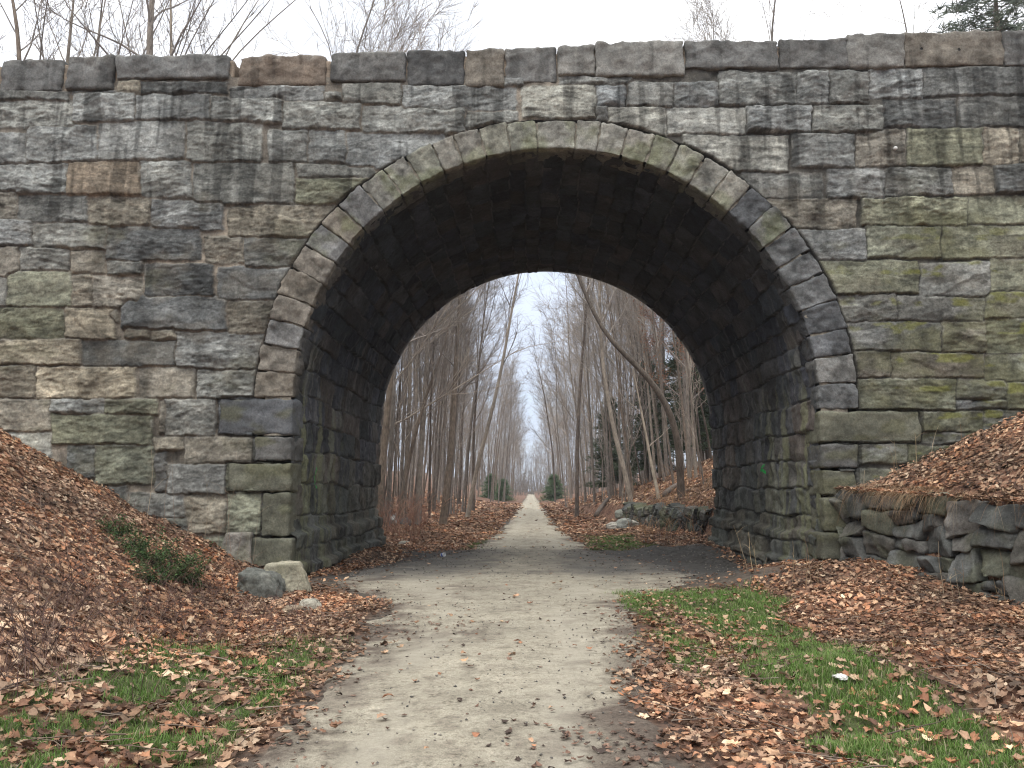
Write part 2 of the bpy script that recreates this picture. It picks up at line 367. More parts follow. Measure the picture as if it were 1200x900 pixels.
# stones of the front wall, as seen: x0,x1,y0,y1 in picture units on the wall's plane, colour
ST = [
 (0,80,108,118,DK),(84,136,107,111,DK),(138,165,95,107,BR),(166,267,97,110,DK),(270,380,102,119,G2),(380,402,110,119,G2),
 (-60,85,118,150,G1),(87,157,109,143,G1),(160,247,112,140,G1),(248,333,115,144,G1),(333,423,121,152,G1),
 (-40,32,157,193,G2),(33,115,148,191,G1),(117,217,143,188,G2),(220,307,143,191,G1),(315,360,152,190,G1),(363,405,153,192,G1),
 (-30,80,193,227,G1),(82,163,190,228,RD),(166,225,189,232,G1),(228,344,192,240,G1),(349,440,194,209,G1),(347,430,211,240,GN),
 (-40,20,222,256,BR),(21,103,229,260,G2),(104,175,232,265,BR),(178,262,235,270,G2),(268,400,241,278,BR),
 (-30,38,257,288,G2),(40,125,262,292,G2),(127,235,265,305,DK),(240,285,277,308,BR),(287,370,280,315,G2),
 (-30,22,290,325,BR),(25,82,290,317,G2),(85,123,294,320,BR),(127,167,307,322,DK),
 (-60,8,326,360,G2),(10,85,318,360,GN),(86,108,322,360,BR),(110,167,324,361,BR),(170,250,310,349,DK),(255,345,313,351,G2),
 (-40,75,362,397,GN),(78,135,360,398,TN),(110,138,362,378,BR),(145,265,347,387,DK),(268,330,352,391,BR),
 (-60,95,398,427,TN),(97,205,400,429,DK),(147,175,384,396,BR),(178,206,386,398,BR),(208,310,390,432,G2),
 (-40,42,429,467,BR),(44,160,430,466,TN),(165,228,432,465,BR),(232,310,435,466,G1),
 (-30,60,468,506,BR),(62,123,467,483,G1),(125,185,467,485,GN),(188,193,470,508,BR),(195,252,468,511,G2),(257,337,467,509,BL),
 (-30,60,508,540,LG),(62,178,486,520,GN),(181,215,513,527,BR),(217,296,513,543,BR),(298,345,511,540,G2),
 (80,110,522,560,DK),(112,182,522,567,GN),(184,196,530,575,DK),(197,265,545,579,G2),(267,345,543,576,GN),
 (60,150,570,606,DK),(152,216,578,606,G2),(218,265,580,625,BR),(268,306,577,625,GN),(308,345,577,628,G2),(225,345,630,662,GN),(-40,120,607,660,G2),(120,222,607,660,DK),
 # crown
 (403,470,98,122,G2),(473,605,101,130,G1),(590,612,92,100,G2),(612,698,101,138,LG),(655,740,90,99,G2),(700,732,101,124,BL),(735,788,97,125,G2),(790,842,97,125,G1),
 (426,545,125,157,G1),(546,606,132,150,G1),(699,712,125,142,G2),(713,780,127,160,LG),(781,873,127,158,LG),(407,520,156,200,G1),
 # right
 (843,932,85,123,G1),(934,970,85,123,G1),(973,1017,84,122,G2),(1019,1080,81,115,G1),(1082,1260,79,112,DK),
 (875,950,125,156,G1),(953,1034,125,155,G1),(1035,1120,117,150,DK),(1124,1260,114,148,DK),
 (800,923,160,202,LG),(928,1000,158,196,G1),(1003,1060,153,194,BR),(1063,1150,151,194,GN),(1152,1193,151,192,TN),(1195,1280,150,192,BR),
 (868,965,203,233,G2),(970,1035,198,232,G2),(1038,1115,197,229,G2),(1116,1163,195,228,BR),(1165,1280,194,226,DK),
 (895,1003,234,268,BR),(1010,1133,232,265,GN),(1135,1290,230,263,GN),
 (925,1014,270,305,G1),(1015,1100,267,302,GN),(1103,1290,266,303,GN),
 (950,1075,306,344,GN),(1078,1158,308,347,G1),(1160,1300,304,341,GN),
 (968,1050,346,376,G2),(1052,1152,348,375,G2),(1154,1290,344,372,GN),
 (980,1100,378,411,G2),(1103,1155,376,413,BR),(1156,1290,374,414,GN),
 (985,1042,412,441,BR),(1044,1152,414,442,BR),(1153,1290,417,447,GN),
 (985,1118,444,480,GN),(1120,1178,444,468,G2),(1120,1178,470,480,DK),(1180,1290,449,480,GN),
 (955,1075,482,518,GN),(1078,1150,483,505,GN),(1080,1150,507,520,G2),(1152,1290,482,520,G2),
 (955,1003,520,548,G2),(1005,1062,521,543,G2),(1064,1280,522,548,GN),(955,1000,549,580,G2),(1002,1280,550,580,G2),(955,1280,582,620,G2),(955,1280,622,700,G2),
]
def fill_rows(x0, x1, edge):
    y = 72
    while y < 700:
        h = random.choice([30, 34, 38, 42]); x = x0
        while x < x1-30:
            w = random.randint(50, 125)
            if x+w > x1-40: w = x1-x
            ST.append((x+1, x+w-1, y+1, y+h-1, random.choice([G1, G2, BR, GN, DK] if edge else [G1, G2, BR, G1]))); x += w
        y += h
fill_rows(-460, -66, 0); fill_rows(1305, 1700, 1)
wx = axis([(-16, -10.4, .09), (-10.4, CX-AX-.75, .0195), (CX-AX-.75, CX+AX+.75, .0195), (CX+AX+.75, 9.9, .0195), (9.9, 16, .09)])
wz = axis([(-.6, 9.95, .0195)])
X, Z = np.meshgrid(wx, wz, indexing='ij'); xf, zf = X.ravel(), Z.ravel()
px, py = proj(xf, YN, zf)
wpx = px+1.5*fbm(px/16, py/16, o=3, seed=81)+.7*fbm(px/5, py/5, o=2, seed=82)
wpy = py+1.2*fbm(px/26, py/22, o=3, seed=83)+.7*fbm(px/5, py/5, o=2, seed=84)
d1 = np.full(len(xf), 1e9); d2 = np.full(len(xf), 1e9); sid = np.zeros(len(xf), int)
order = np.arange(len(xf))
for i, (a, b, c, d, k) in enumerate(ST):
    sel = np.nonzero((wpx > a-75) & (wpx < b+75) & (wpy > c-75) & (wpy < d+75))[0]
    if not len(sel): continue
    qx = np.abs(wpx[sel]-(a+b)/2)-(b-a)/2; qy = np.abs(wpy[sel]-(c+d)/2)-(d-c)/2
    sd = np.where((qx > 0) & (qy > 0), np.hypot(qx, qy), np.maximum(qx, qy))
    better = sd < d1[sel]
    d2[sel] = np.where(better, d1[sel], np.minimum(d2[sel], sd))
    sid[sel] = np.where(better, i, sid[sel]); d1[sel] = np.where(better, sd, d1[sel])
dist = np.clip(np.minimum((d2-d1)/2, 1.2-d1), -3, 40)*YN/F_PX     # metres to the joint
ra = np.arctan2((zf-ZC)*AX/BZ, xf-CX); rd_ = np.where(zf > ZC, np.hypot(xf-CX, (zf-ZC)*AX/BZ), np.abs(xf-CX))-AX
rdist = np.where(zf > ZC-.17*AX, rd_-.03*vn(ra*11, ra*0, seed=88)-(.535+.15*np.minimum(1, np.abs(ra-math.pi/2))), 9.0)
dist = np.minimum(dist, rdist-.026)
nS = len(ST); sr = rng.random((nS, 8))
S_ = sr[sid]; sx_ = (np.array([s[0] for s in ST])[sid]+np.array([s[1] for s in ST])[sid])/2; sy_ = (np.array([s[2] for s in ST])[sid]+np.array([s[3] for s in ST])[sid])/2
du = (px-sx_)*YN/F_PX; dv = -(py-sy_)*YN/F_PX
edge = ss(-.004, .020, dist)
gk = rng.normal(0, 1, (nS, 6, 3)); gmag = rng.uniform(.12, .5, (nS, 6))
flat = rng.random(nS) < .38
boss = np.full(len(xf), 9.)
for k_ in range(6):
    t_ = np.arctan2(gk[:, k_, 0], gk[:, k_, 1])
    boss = np.minimum(boss, (.055+.04*np.abs(gk[:, k_, 2]))[sid]+(gmag[:, k_]*np.cos(t_))[sid]*du+(gmag[:, k_]*np.sin(t_))[sid]*dv)
boss = np.clip(boss, 0, np.where(flat, .025, rng.uniform(.06, .12, nS))[sid])
rock = np.where(flat, .35, .75+.25*sr[:, 0])[sid]
nzv = fbm(xf*2.6+S_[:, 1]*50, zf*3.4+S_[:, 2]*50, o=5, seed=91, g=.55)
ridge = 1-np.abs(fbm(xf*1.7+S_[:, 3]*50, zf*2.6, o=3, seed=95))
hf = fbm(xf*5+S_[:, 2]*30, (zf+.2*(S_[:, 7]-.5)*xf)*16, o=4, seed=96, g=.65); hr = 1-np.abs(fbm(xf*5+S_[:, 1]*40, zf*8, o=3, seed=98))
prof = edge*(.030+.03*S_[:, 4])+edge*boss*ss(0, .05, dist)+edge*rock*(.014*nzv+.022*(ridge-.6)+.015*hf+.013*(hr-.6))+(S_[:, 5]-.5)*.04*edge+du*(S_[:, 6]-.5)*.07*edge-dv*.10*(S_[:, 7])*edge
prof += .005*fbm(xf*20, zf*20, o=3, seed=97)
# lower courses corbel out at ground level
QUOINS = [(257,337,467,509,BL,-1),(298,340,511,540,G2,-1),(267,341,542,576,GN,-1),(308,342,577,628,GN,-1),(276,343,630,664,GN,-1),(262,344,665,690,G2,-1),
                         (961,1075,482,518,GN,1),(961,1003,520,548,G2,1),(961,1000,550,580,GN,1),(961,1010,582,622,GN,1),(961,1018,624,655,GN,1),(961,1010,657,690,G2,1)]
for q_ in QUOINS: prof = prof-.13*((px > q_[0]+3) & (px < q_[1]-1) & (py > q_[2]+2) & (py < q_[3]-2))
prof = prof-.09*ss(.02, -.01, rdist)
V = np.stack([xf, YN-prof, zf], 1)
base = np.array([PAL[s[4]] for s in ST])*(.93+.34*sr[:, :1])*(1+(sr[:, 1:2]-.5)*np.array([.05, .02, -.06]))*np.array([.985, 1.01, .99]); col = base[sid]
ft = fbm(xf*1.3, zf*2.2, o=4, seed=101)[:, None]; ft2 = fbm(xf*5, zf*5, o=4, seed=102)[:, None]; ft3 = fbm(xf*13, zf*16, o=4, seed=103, g=.65)[:, None]
col = col*np.clip(1.16+.20*ft+.14*ft2+.30*ft3, .3, 2.2)
sk_ = zf+.25*(S_[:, 7]-.5)*xf
wear = ss(.2, .9, fbm(xf*2.6+S_[:, 3]*30, sk_*11, o=5, seed=104, g=.66)); chip = ss(.3, .95, fbm(xf*2.4+S_[:, 6]*30, sk_*10, o=5, seed=106, g=.66)+.25*(S_[:, 5]-.5))
col = col*(1+.44*wear[:, None])*(1-.48*chip[:, None])
wide = fbm(xf*.45, zf*.7, o=4, seed=108, g=.6)[:, None]; col = col*np.clip(1+.34*wide, .5, 1.5)
wash = ss(.1, .7, fbm(xf*2.2, zf*.35, o=4, seed=110))[:, None]*.30; col = col*(1-wash)
right = ss(4.0, 7.5, xf)[:, None]
# rusty / brown blush inside stones, green film low and right
brown = np.array([.18, .158, .122]); green = np.array([.13, .13, .075])
bm = ss(.15, .7, fbm(xf*1.6, zf*2.4, o=3, seed=105))[:, None]*.32*(1-ss(6.6, 8.4, zf)[:, None]*.7)
col = col*(1-bm)+brown*(.8+.4*ft2)*bm
gm = (ss(-.25, .55, fbm(xf*1.1, zf*2.0, o=4, seed=107)+right[:, 0]*.55-.35*(1-ss(0, 3.5, 4.5-zf))-.2)*(.30+.40*right[:, 0])*ss(8.0, 6.3, zf))[:, None]
col = col*(1-gm)+green*(.9+.5*ft2)*gm
moss = (ss(.35, .8, fbm(xf*2.4, zf*5, o=4, seed=109)+right[:, 0]*.25-.1)*ss(.02, .06, dv+.0)*right[:, 0]*ss(7.2, 5.6, zf))[:, None]*.7
col = col*(1-moss)+np.array([.17, .175, .045])*moss
# dark water runs under the coping and pale runs
run = ss(.1, .75, fbm(xf*7.5, zf*.55, o=3, seed=111)+.35*fbm(xf*2, zf*.4, o=2, seed=112))*ss(5.6, 7.6, zf)
col = col*(1-.50*run[:, None])
run2 = ss(.35, .9, fbm(xf*9+40, zf*.8, o=3, seed=113))*ss(3, 6, zf)
col = col*(1+.18*run2[:, None])
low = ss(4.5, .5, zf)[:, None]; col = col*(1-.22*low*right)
up = ss(.05, .13, np.abs(dv))*0
# pale broken arris and painted highlight along the top edge of many stones
top_ = (ss(.05, .012, dist)*ss(0, .05, dv)*ss(-.1, .5, fbm(xf*6, zf*6, o=3, seed=115)))[:, None]*.4
col = col*(1-top_)+np.array([.33, .32, .29])*top_
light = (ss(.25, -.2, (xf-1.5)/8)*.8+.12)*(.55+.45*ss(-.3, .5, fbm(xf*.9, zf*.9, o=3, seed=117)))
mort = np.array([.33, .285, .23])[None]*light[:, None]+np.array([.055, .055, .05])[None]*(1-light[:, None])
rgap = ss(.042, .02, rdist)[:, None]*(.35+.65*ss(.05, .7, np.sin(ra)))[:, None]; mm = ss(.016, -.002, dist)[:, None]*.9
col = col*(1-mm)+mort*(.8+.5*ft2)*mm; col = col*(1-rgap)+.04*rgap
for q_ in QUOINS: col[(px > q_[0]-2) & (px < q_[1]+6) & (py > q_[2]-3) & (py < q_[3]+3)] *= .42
# cut the arch opening
F = gridfaces(len(wx), len(wz)); cxm = V[F].mean(1)
rr = np.sqrt(((cxm[:, 0]-CX)/(AX+.28))**2+(np.maximum(cxm[:, 2]-ZC, 0)/(BZ+.28))**2)
pq = np.array([at_y(a, b, YN) for a, b in ((-330, 98), (0, 98), (136, 97), (140, 84), (268, 84), (272, 91), (385, 91), (470, 88), (590, 89), (650, 88), (655, 79), (697, 79), (800, 78), (803, 70), (909, 70), (993, 70), (1060, 68), (1500, 68))])
parap = np.interp(cxm[:, 0], pq[:, 0], pq[:, 2])
keep = (rr > 1) & (cxm[:, 2] < parap)
F = F[keep]
used = np.unique(F); remap = np.full(len(V), -1); remap[used] = np.arange(len(used))
bpart('front_wall', mk('front_wall', V[used], remap[F], M_STONE, col[used]))
# ---- voussoirs
JL = [(629,155),(596,160),(564,165),(537,175),(510,180),(482,197),(458,212),(434,231),(407,252),(389,272),(372,296),(354,321),(344,351),(333,378),(325,406),(321,436),(318,466)]
JR = [(675,155),(702,160),(732,167),(761,178),(788,188),(813,205),(841,220),(863,237),(888,259),(909,281),(926,307),(942,330),(953,360),(963,391),(974,418),(977,450),(979,481)]
def ang(p):
    x, _, z = at_y(p[0], p[1], YN); return math.atan2((z-ZC)/(BZ+.3), (x-CX)/(AX+.3))
th = sorted([ang(p) if ang(p) > -1.6 else ang(p)+2*math.pi for p in JL+JR])
ring = bpart('arch_ring', None)
ringc = {}
def rpoint(t, r):
    """point of the ring at angle t, r metres outside the intrados; below the springing it runs straight down"""
    t = np.asarray(t)
    tt = np.clip(t, 0, math.pi)
    bx, bz = AX*np.cos(tt), BZ*np.sin(tt)
    nx, nz_ = np.cos(tt)/AX, np.sin(tt)/BZ; L = np.hypot(nx, nz_)
    dz = np.where(t < 0, t*AX, np.where(t > math.pi, (math.pi-t)*AX, 0))
    return CX+bx+nx/L*r, ZC+bz+nz_/L*r+dz
k = 0
for a, b in zip(th[:-1], th[1:]):
    mid = (a+b)/2; key = abs(mid-math.pi/2) < .06
    thick = .56+.15*min(1, abs(mid-math.pi/2)/1.0)+random.uniform(-.022, .014)
    gap = .010/AX
    out = random.uniform(.05, .085)
    def mp(q, a=a, b=b, thick=thick, out=out, k=k):
        t = (a+gap)+(b-a-2*gap)*q[:, 0]
        sk = .03*math.sin(k*3.7)
        X_, Z_ = rpoint(t, -.025+thick*q[:, 2])
        return np.stack([X_, YN-out+.62*q[:, 1], Z_], 1)
    W, Fb = block(((b-a)*(AX+.3), .62, thick), mp, .022, .024, 200+k, .028, 4.2)
    if np.linalg.det(np.stack([mp(np.array([[1, .5, .5]]))[0]-mp(np.array([[0, .5, .5]]))[0], [0, 1, 0], mp(np.array([[.5, .5, 1]]))[0]-mp(np.array([[.5, .5, 0]]))[0]])) < 0: Fb = Fb[:, ::-1]
    xm = CX+AX*math.cos(mid)
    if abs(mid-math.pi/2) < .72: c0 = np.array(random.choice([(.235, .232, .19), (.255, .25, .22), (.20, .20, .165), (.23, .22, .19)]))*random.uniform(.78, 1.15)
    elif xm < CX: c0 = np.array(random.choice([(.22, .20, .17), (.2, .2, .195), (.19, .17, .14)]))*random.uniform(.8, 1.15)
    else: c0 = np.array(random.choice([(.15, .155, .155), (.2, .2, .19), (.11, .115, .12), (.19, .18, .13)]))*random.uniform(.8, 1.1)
    n1 = fbm(W[:, 0]*3, W[:, 1]*3, W[:, 2]*3, 4, 300)[:, None]; n2 = fbm(W[:, 0]*2, W[:, 1]*2, W[:, 2]*2, 3, 301)[:, None]
    n3 = fbm(W[:, 0]*9, W[:, 1]*9, W[:, 2]*9, 4, 302, .6)[:, None]; cc = c0*np.clip(1+.4*n1+.35*n3, .3, 2)
    g_ = ss(.1, .7, n2)*.4*(abs(mid-math.pi/2) < 1.0); cc = cc*(1-g_)+np.array([.17, .19, .085])*g_
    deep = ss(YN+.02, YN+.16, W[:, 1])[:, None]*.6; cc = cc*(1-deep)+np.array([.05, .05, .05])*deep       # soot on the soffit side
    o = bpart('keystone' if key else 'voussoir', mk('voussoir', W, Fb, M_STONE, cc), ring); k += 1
# mortar bed behind the ring
t_ = np.linspace(-.16, math.pi+.16, 160); rr_ = np.linspace(.02, .5, 8)
T2, R2_ = np.meshgrid(t_, rr_, indexing='ij'); Xr, Zr = rpoint(T2.ravel(), R2_.ravel())
vr = np.stack([Xr, np.full_like(Xr, YN-.02), Zr], 1)
bpart('mortar_bed', mk('mortar_bed', vr, gridfaces(160, 8), M_STONE, np.broadcast_to(np.array([.27, .245, .20]), vr.shape)*(1+.3*fbm(Xr*3, Zr*3, seed=5)[:, None])), ring)
# ---- quoins (corner blocks below the ring)
for (a, b, c, d, colr, side) in QUOINS:
    xa, _, za = at_y(a, d, YN); xb, _, zb = at_y(b, c, YN)
    if side < 0: xb = CX-AX+.03+(.1 if c > 600 else 0)
    else: xa = CX+AX-.03-(.1 if c > 600 else 0)
    L = (xb-xa, .75, zb-za-.015)
    out = random.uniform(.05, .09)+(.08 if c > 600 else 0)
    W, Fb = block(L, lambda q: np.stack([xa+q[:, 0]*L[0], YN-out+q[:, 1]*L[1], za+q[:, 2]*L[2]], 1), .03, .022, 400+int(a+c), .035, 4.0)
    n1 = fbm(W[:, 0]*3, W[:, 1]*3, W[:, 2]*3, 4, 310)[:, None]; n2 = fbm(W[:, 0]*2, W[:, 1]*2, W[:, 2]*4, 3, 311)[:, None]
    cc = np.array(PAL[colr])*random.uniform(.7, .95)*(1+.4*n1); g_ = ss(0, .6, n2)*.6; cc = cc*(1-g_)+green*g_*.9
    bpart('quoin', mk('quoin', W, Fb, M_STONE, cc))
# ---- parapet coping
cop = bpart('parapet', None)
for i, (a, b, c, d, colr) in enumerate([(-330,-230,72,108,G1),(-226,-120,72,108,G2),(-116,-4,72,108,G1),(0,76,70,108,G1),(79,136,68,107,G2),(138,269,66.5,94,G1),(279,383,66,101,RD),(388,475,63,97,G2),(478,544,60,101,DK),(546,590,58.5,102,BR),(592,651,57,98,G2),(654,697,55,89,LG),(699,800,50,91,LG),
        (803,909,49,82,G1),(914,991,46,81,G2),(993,1057,41,81,LG),(1060,1173,38,79,BR),(1176,1290,38,79,G2),(1293,1400,38,79,G1),(1404,1520,38,79,G1)]):
    xa, _, za = at_y(a, d, YN); xb, _, zb = at_y(b, c, YN)
    L = (xb-xa, .62, zb-za); out = random.uniform(.03, .11)
    tz = random.uniform(-.02, .02)
    W, Fb = block(L, lambda q: np.stack([xa+q[:, 0]*L[0], YN-out+q[:, 1]*L[1], za+q[:, 2]*(L[2]+tz*(q[:, 0]-.5)*2)], 1), .03, .032, 500+i, .03, 2.8)
    n1 = fbm(W[:, 0]*3, W[:, 1]*3, W[:, 2]*3, 4, 320)[:, None]
    cc = np.array(PAL[colr])*random.uniform(.85, 1.1)*(1+.35*n1)
    tp = ss(.0, .5, (W[:, 2:3]-za)/(zb-za)-.75+.25*n1)*.5; cc = cc*(1-tp)+np.array([.27, .265, .24])*tp
    r1 = (ss(.15, .8, fbm(W[:, 0]*6, W[:, 2]*.8, o=3, seed=322))*.35)[:, None]; cc = cc*(1-r1)
    bpart('coping_stone', mk('coping_stone', W, Fb, M_STONE, cc), cop)
    # mortar plug between this stone and the next
    xm, ym_, zm = at_y(b+1.5, (c+d)/2+2, YN)
    W, Fb = block((.12, .5, L[2]*.9), lambda q: np.stack([xm-.06+q[:, 0]*.12, YN+.01+q[:, 1]*.5, zm+(q[:, 2]-.5)*L[2]*.86], 1), .02, .012, 560+i, .04, 6)
    bpart('joint_mortar', mk('joint_mortar', W, Fb, M_STONE, np.broadcast_to(np.array([.30, .245, .19]), W.shape)*(1+.3*fbm(W[:, 0]*5, W[:, 2]*5, o=3, seed=9)[:, None])), cop)
# drill holes in the long coping stone, and a survey marker on the wall
for (hx, hy) in ((1080, 57), (1124, 58)):
    P = np.array(at_y(hx, hy, YN-.125)); tb = Tubes(); tb.add([P, P+[0, .012, 0]], [.03, .004], 10)
    bpart('drill_hole', tb.mesh('drill_hole', bark_mat('hole_shadow_stone', (.015, .015, .015), (.03, .03, .03))), cop)
P = np.array(at_y(1050, 173, YN-.1)); tb = Tubes(); tb.add([P+[0, .1, 0], P+[0, .015, 0], P, P-[0, .004, 0]], [.036, .036, .03, .001], 14)
mw, nt, b = nodes('white_paint'); b.inputs['Base Color'].default_value = (.6, .59, .55, 1)
bpart('survey_marker', tb.mesh('survey_marker', mw))
# ---- barrel vault
arc = math.pi*(AX+BZ)/2; HJ = ZC+.6
sA = np.arange(0, arc+2*HJ+.001, .028); yA = np.arange(YN+.1, YF+.001, .03)
S2, Y2 = np.meshgrid(sA, yA, indexing='ij'); s_, y_ = S2.ravel(), Y2.ravel()
def barrel(s):
    t = np.clip((s-HJ)/arc, 0, 1)*math.pi
    x = CX-AX*np.cos(t); z = ZC+BZ*np.sin(t)
    z = np.where(s < HJ, s-.6, np.where(s > HJ+arc, HJ*2+arc-s-.6, z))
    nx = np.cos(t)/AX; nzz = -np.sin(t)/BZ; L = np.hypot(nx, nzz); return x, z, nx/L, nzz/L
cb = [0]
while cb[-1] < sA[-1]: 
    s0 = cb[-1]; jam = s0 < HJ+.3 or s0 > HJ+arc-.8
    cb.append(s0+(random.uniform(.48, .66) if jam else random.uniform(.34, .5)))
cb = np.array(cb)
ws = s_+.05*fbm(y_*.9, s_*1.3, o=3, seed=121)+.02*fbm(y_*5, s_*5, o=2, seed=122)
wy = y_+.04*fbm(y_*2.2, s_*2.2, o=3, seed=123)
ci = np.clip(np.searchsorted(cb, ws)-1, 0, len(cb)-2)
de = np.minimum(ws-cb[ci], cb[ci+1]-ws); bid = np.zeros(len(s_), int); nb = 0; dj = np.full(len(s_), 9.)
for c in range(len(cb)-1):
    J = [YN-.5]
    while J[-1] < YF+.5: J.append(J[-1]+random.uniform(.5, 1.25))
    J = np.array(J); sel = np.nonzero(ci == c)[0]; ji = np.clip(np.searchsorted(J, wy[sel])-1, 0, len(J)-2)
    dj[sel] = np.minimum(wy[sel]-J[ji], J[ji+1]-wy[sel]); bid[sel] = nb+ji; nb += len(J)
de = np.minimum(de, dj); br = rng.random((nb+1, 6))[bid]
edge = ss(.0, .03, de)
bx, bz, nx, nzz = barrel(s_)
plinth = ss(.92, .84, bz+.10*br[:, 5]+.03*fbm(y_*2, s_*0, o=2, seed=127))*(.10+.05*br[:, 4])+ss(.36, .30, bz+.1*br[:, 5])*.12
pr = edge*(.02+.055*br[:, 0])+edge*(.02+.035*fbm(y_*3, s_*3+br[:, 1]*40, o=5, seed=125, g=.6)+.05*(br[:, 1]-.5)*np.sin(y_*2.5+br[:, 0]*9))*1.0+.006*fbm(y_*12, s_*12, o=2, seed=126)-.035
pr *= ss(YN+.1, YN+.5, y_)*.75+.25
pr = pr+plinth
V = np.stack([bx+nx*pr, y_, bz+nzz*pr], 1)
pal = np.array([(.05, .05, .052), (.034, .034, .037), (.06, .056, .05), (.062, .052, .044), (.042, .044, .043)])
col = pal[(br[:, 2]*4.99).astype(int)]*(.7+.6*br[:, 3:4])
f1 = fbm(y_*3, s_*3, o=4, seed=131)[:, None]; col = col*(1+.4*f1)
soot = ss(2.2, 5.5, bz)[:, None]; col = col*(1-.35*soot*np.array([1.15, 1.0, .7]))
lowz = ss(5.2, 2.0, bz)[:, None]*ss(YN+6.0, YN+.5, y_)[:, None]
strk = ss(0, .6, fbm(y_*5.5, bz*.7, o=3, seed=133))[:, None]*lowz*.8
col = col*(1-strk)+np.array([.125, .125, .07])*strk
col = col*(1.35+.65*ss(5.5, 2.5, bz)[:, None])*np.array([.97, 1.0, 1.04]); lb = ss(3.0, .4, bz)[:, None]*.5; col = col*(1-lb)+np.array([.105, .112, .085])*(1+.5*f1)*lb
eff = ss(.55, .9, fbm(y_*7, bz*.6, o=3, seed=135))[:, None]*.35*ss(6.5, 4, bz)[:, None]; col = col*(1-eff)+np.array([.28, .28, .26])*eff
mj = ss(.020, 0, de)[:, None]*.8; col = col*(1-mj)+np.where(ss(-.2, .4, fbm(y_, s_, seed=137))[:, None] > .5, .14, .03)*mj
# two green spray paint marks
xg, yg = bx, y_
gl = (s_ < HJ+1) & (np.abs(y_-16.3-.03*np.sin(bz*9)) < .022+.014*vn(y_*9, bz*9)) & (bz > 1.65) & (bz < 2.08)
ang_ = np.arctan2(bz-2.08, y_-18.05); rad_ = np.hypot(bz-2.08, y_-18.05)
gr = (s_ > HJ+arc-1) & (rad_ < .045+.15*np.maximum(0, np.cos(ang_*2.5+.4))**3*(1+.5*vn(y_*11, bz*11)))
for g_, cg in ((gl, (.03, .50, .09)), (gr, (.02, .33, .07))): col[g_] = np.array(cg)*(1+.15*f1[g_])
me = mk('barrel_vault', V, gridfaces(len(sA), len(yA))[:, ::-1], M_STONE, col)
bpart('barrel_vault', me)
# ---- far wall, deck and far parapet (plain work, seen only from the other side)
wx2 = axis([(-16, 16, .12)]); wz2 = axis([(-.5, 9.4, .12)])
X, Z = np.meshgrid(wx2, wz2, indexing='ij'); xf, zf = X.ravel(), Z.ravel()
V = np.stack([xf, YF+.02*fbm(xf*3, zf*3, o=3, seed=141), zf], 1); F = gridfaces(len(wx2), len(wz2))[:, ::-1]; cm = V[F].mean(1)
rr = np.sqrt(((cm[:, 0]-CX)/(AX+.12))**2+(np.maximum(cm[:, 2]-ZC, 0)/(BZ+.12))**2); F = F[rr > 1]
rowi = np.floor(zf/.55); bi = np.floor(xf/1.1+.37*rowi)
V[:, 1] += .05*_h(bi.astype(int), rowi.astype(int), rowi.astype(int)*0, 3)
bpart('rear_wall', mk('rear_wall', V, F, M_STONE, (.15+.04*_h(bi.astype(int), rowi.astype(int), rowi.astype(int)*0, 4))[:, None]*np.array([1, .98, .93])))
t_ = np.linspace(-.02, math.pi+.02, 120); Xr0, Zr0 = rpoint(t_, -.03); Xr1, Zr1 = rpoint(t_, .55)
def prism_ring(y0, y1):
    V = np.concatenate([np.stack([a, np.full_like(a, yy), b], 1) for a, b, yy in ((Xr0, Zr0, y0), (Xr1, Zr1, y0), (Xr1, Zr1, y1), (Xr0, Zr0, y1))])
    n = len(t_); i = np.arange(n-1); F = [np.stack([i+a*n, i+1+a*n, i+1+b*n, i+b*n], 1) for a, b in ((0, 1), (1, 2), (2, 3), (3, 0))]
    return V, np.concatenate(F)
V, F = prism_ring(YF-.15, YF+.09)
bpart('rear_arch_ring', mk('rear_arch_ring', V, F, M_STONE, np.full(V.shape, .14)))
dx = axis([(-16, 16, .4)]); dy = axis([(YN+.4, YF-.05, .4)]); X, Yd = np.meshgrid(dx, dy, indexing='ij')
V = np.stack([X.ravel(), Yd.ravel(), 9.05+.04*fbm(X.ravel(), Yd.ravel(), o=3, seed=143)], 1)
bpart('deck', mk('deck', V, gridfaces(len(dx), len(dy)), M_STONE, np.full(V.shape, .17)*np.array([1, .95, .85])))
W, Fb = block((32, .5, .55), lambda q: np.stack([-16+32*q[:, 0], YF-.45+.5*q[:, 1], 9.3+.55*q[:, 2]], 1), .05, .03, 611, .25, 2)
bpart('rear_parapet', mk('rear_parapet', W, Fb, M_STONE, np.full(W.shape, .16)))

